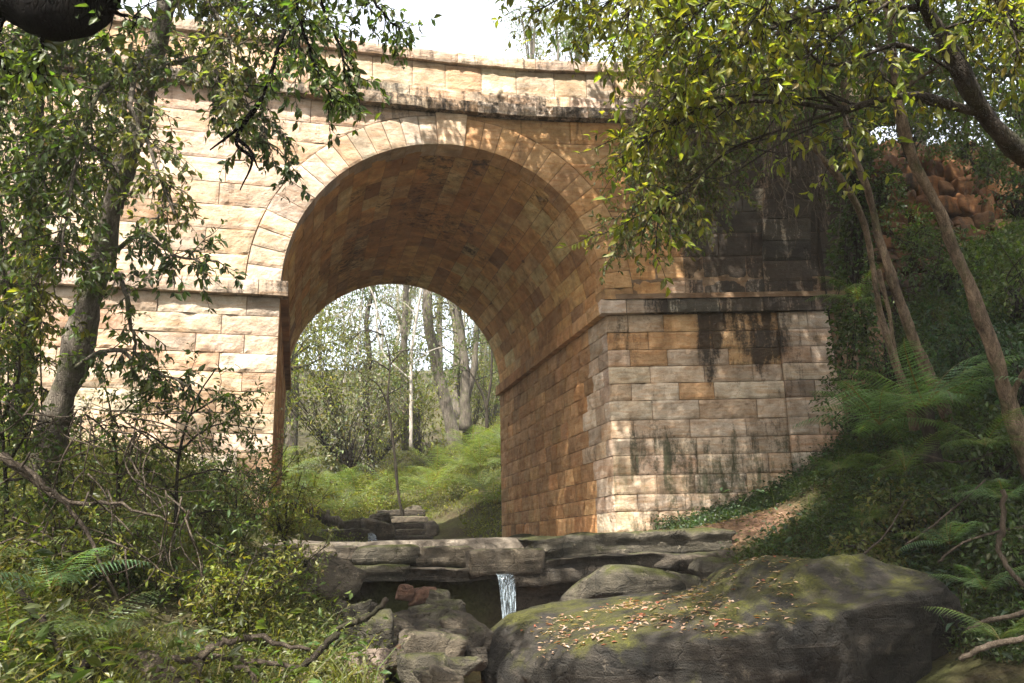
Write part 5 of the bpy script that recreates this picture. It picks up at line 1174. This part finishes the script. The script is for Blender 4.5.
herbs('undergrowth', 6000, (2.6, 17), (-12, -.8), .4, (.09, .045), 10, GRN, 15, lambda x, y: not_bridge(x, y)*(ground_h(x, y) > -1.1)*((x > 10) | (y < -7)))
herbs('undergrowth', 900, (-9, -1.6), (-11, -.6), .5, (.11, .045), 14, GRN, 16, left)
herbs('undergrowth', 800, (3.4, 11), (-8.5, -1.0), .45, (.12, .055), 12, BGR, 17, right)
blades('grass', 5000, (3.2, 11), (-8, -1.), .55, .014, GRN, 18, right)
blades('grass', 5000, (-9, -1.4), (-11, -.3), .6, .012, OLV, 19, left)
back = lambda x, y: (~((x > -.6) & (x < 2.6) & (y < 13.6)))*1.
herbs('undergrowth', 9000, (-9, 14), (9.4, 32), .40, (.10, .045), 12, YGR, 6, back)
blades('grass', 22000, (-7, 10), (9.3, 24), .32, .016, YGR, 7, back)
# fallen leaves on the boulder shelf and on the path
def litter(name, n, pts, seed, cols, L=.06):
    rg = np.random.default_rng(seed); Lv = Leaves(); a = rg.uniform(0, 2*PI, len(pts)); Dv = np.stack([np.cos(a), np.sin(a), rg.normal(0, .12, len(a))], -1); keep = fbm(pts, 2.2, 77, 3)+rg.normal(0, .2, len(pts)) > .0; pts = pts[keep]; Dv = Dv[keep]; sz = rg.uniform(.35, 1.5, len(pts))
    Lv.add(pts, Dv, L*sz, L*rg.uniform(.25, .5, len(pts))*sz, np.array(cols)[rg.integers(0, len(cols), len(pts))]); return tag(Lv.build(name, LEAFDULL, None, rg, wob=.15, fold=.15), kind='stuff')
def drop(x0, x1, y0, y1, n, target, seed):
    rg = np.random.default_rng(seed); out = []
    o = bpy.data.objects[target]; inv = o.matrix_world.inverted()
    bpy.context.view_layer.update()
    loc = np.array(o.location)
    for _ in range(n):
        x, y = rg.uniform(x0, x1), rg.uniform(y0, y1); hit, p, nn, _i = o.ray_cast(Vector((x-loc[0], y-loc[1], 5.)), Vector((0, 0, -1)))
        if hit and nn.z > .72: out.append(np.array(p)+loc+np.array(nn)*.012)
    return np.array(out) if out else np.zeros((0, 3))
BRN = [(.30, .19, .14), (.36, .25, .19), (.22, .13, .09), (.40, .30, .25), (.33, .22, .17), (.20, .14, .10), (.27, .19, .14), (.24, .08, .05)]
bcx, bcy = bc[0], bc[1]
litter('fallen_leaves', 0, np.concatenate([drop(bcx-2.2, bcx+.4, bcy-1.2, bcy+1.2, 1500, 'mossy_boulder', 1), drop(bcx-2., bcx-.4, bcy-.5, bcy+1., 500, 'mossy_boulder', 2)]), 9, BRN)
P, _ = scatter(1800, (3.2, 7.5), (-3.3, -.8), 12, lambda x, y: 1.*(((x-6.2+.35*(y+2)) < .6) & (y < -.2-.25*(x-3)))); litter('fallen_leaves', 0, P+np.array([0, 0, .02]), 10, BRN[:4])
P, _ = scatter(3000, (-8, -1.4), (-11, -3), 13, None); litter('fallen_leaves', 0, P+np.array([0, 0, .03]), 11, BRN[:4], .07)

# ------------------------------------------------------------------ fallen branches
def stick(L, r, label, seed, mat=DEAD, name='fallen_branch', cat='fallen branch', n=7):
    B = MB(); P = catmull(pxs(L), 6); rgs = np.random.default_rng(seed); P[1:-1] += rgs.normal(0, r[0]*.3, (len(P)-2, 3)); tube(B, P, r, n, .18, seed)
    tag(B.build(name, mat, None, True, origin=P[0]), label, cat)
stick([(138, 660, 5.0), (160, 676, 4.9), (185, 700, 4.8)], [.075, .08, .08], 'thick pale log end poking up at the bottom left', 1, DEAD, 'log', 'log', 12)
stick([(200, 706, 4.9), (196, 672, 5.), (212, 648, 5.1), (255, 640, 5.2), (310, 650, 5.2)], [.035, .03, .022, .012], 'grey branch arching over at the bottom left', 2)
stick([(150, 655, 5.1), (190, 660, 5.1), (240, 660, 5.2), (300, 668, 5.2)], [.03, .025, .02, .015], 'straight grey branch lying beside the log end', 3)
stick([(264, 690, 5.6), (300, 668, 5.6), (322, 648, 5.6), (337, 633, 5.6)], [.022, .024, .026], 'dark broken stick pointing up towards the mossy creek stone', 4, BARKD)
stick([(336, 629, 6.6), (358, 621, 6.5), (374, 613, 6.4), (387, 599, 6.4)], [.02, .024, .022], 'short dark stick lying on the brown stone under the ledge', 5, BARKD)
stick([(18, 590, 4.9), (40, 620, 4.8), (62, 650, 4.7), (85, 690, 4.6)], [.022, .024, .022], 'dark stick slanting down through the bracken', 6, BARKD)
stick([(0, 455, 5.6), (40, 480, 5.6), (80, 520, 5.6), (118, 600, 5.5)], [.03, .022, .016, .008], 'long curved dead branch drooping over the bracken', 7)
stick([(5, 455, 6), (60, 500, 5.9), (120, 505, 5.9), (180, 525, 5.9)], [.03, .02, .012, .006], 'dead branch reaching right above the bracken', 8)
stick([(95, 700, 4.7), (85, 672, 4.7), (98, 660, 4.7), (110, 690, 4.7)], [.03, .032, .03], 'bent dark branch loop at the bottom left edge', 9, BARKD)
stick([(220, 690, 5.2), (232, 668, 5.2), (250, 672, 5.2), (262, 700, 5.2)], [.028, .028, .02], 'short bent branch left of the dark broken stick', 10, DEAD)
stick([(960, 660, 6.4), (990, 645, 6.3), (1024, 638, 6.2), (1060, 625, 6.1)], [.022, .024, .024], 'thin pale branch lying at the bottom right edge', 11)
stick([(968, 630, 7.), (985, 622, 7), (1024, 612, 6.8), (1060, 600, 6.7)], [.02, .022, .022], 'grey branch lying above the pale one at the bottom right', 12)
stick([(1002, 490, 7), (1003, 530, 7), (998, 550, 7), (1018, 580, 6.9), (1040, 600, 6.8)], [.022, .022, .02, .018], 'upright dead branch standing at the right edge', 13)
stick([(938, 562, 8), (960, 545, 7.9), (985, 535, 7.9), (1030, 525, 7.8)], [.012, .014, .014], 'slim curved branch on the bank right of the boulder', 14)
stick([(285, 500, 24.5), (300, 506, 24.6), (320, 513, 24.7), (341, 528, 24.8)], [.16, .17, .17, .15], 'pale fallen log on the bank seen through the left of the arch', 15, BARK, 'log', 'log', 10)
for L, lab in zip(stickspec, ('thin dead stick lying across the bank below the tree fern', 'thin dead stick leaning up from behind the boulder beside the path', 'long thin dead stick slanting up the bank under the tree fern')):
    stick(L, [.014, .012, .008], lab, 40)
B = MB()
for k in range(110):
    x, y = rg.uniform(-10, 190), rg.uniform(400, 560); zz = rg.uniform(5.4, 7.); L = [(x, y, zz)]; a = rg.uniform(0, PI)
    for s_ in range(4): a += rg.normal(0, .4); x += 22*math.cos(a); y += 22*math.sin(a)*.8+4; L.append((x, y, zz+rg.normal(0, .1)))
    tube(B, catmull(pxs(L), 3), [.007, .005, .002], 4)
tag(B.build('dead_twigs', DEAD, None, True, origin=at(60, 480, 6)), 'tangle of bare grey twigs on the left bank above the bracken', 'dead branch')
# ------------------------------------------------------------------ the hazy air of the gully
import bmesh
bm = bmesh.new(); bmesh.ops.create_cube(bm, size=1.); me = bpy.data.meshes.new('haze'); bm.to_mesh(me); bm.free()
hz = link('haze', me); hz.scale = (280, 280, 76); hz.location = (0, 20, 28); tag(hz, kind='stuff')
zmin = min(float(GZ.min())-1, -10.); top = 62.; hz.scale = (280, 280, top-zmin); hz.location = (0, 20, (top+zmin)/2)
hm = bpy.data.materials.new('haze_air'); hm.use_nodes = True; ht = hm.node_tree; ht.nodes.remove(ht.nodes['Principled BSDF'])
pv = ht.nodes.new('ShaderNodeVolumePrincipled'); pv.inputs['Color'].default_value = (.95, .95, .90, 1); pv.inputs['Density'].default_value = .0008; pv.inputs['Anisotropy'].default_value = .1
ht.links.new(pv.outputs[0], ht.nodes['Material Output'].inputs['Volume']); me.materials.append(hm)
print('ground range', GZ.min(), GZ.max())
# __NEXT4__
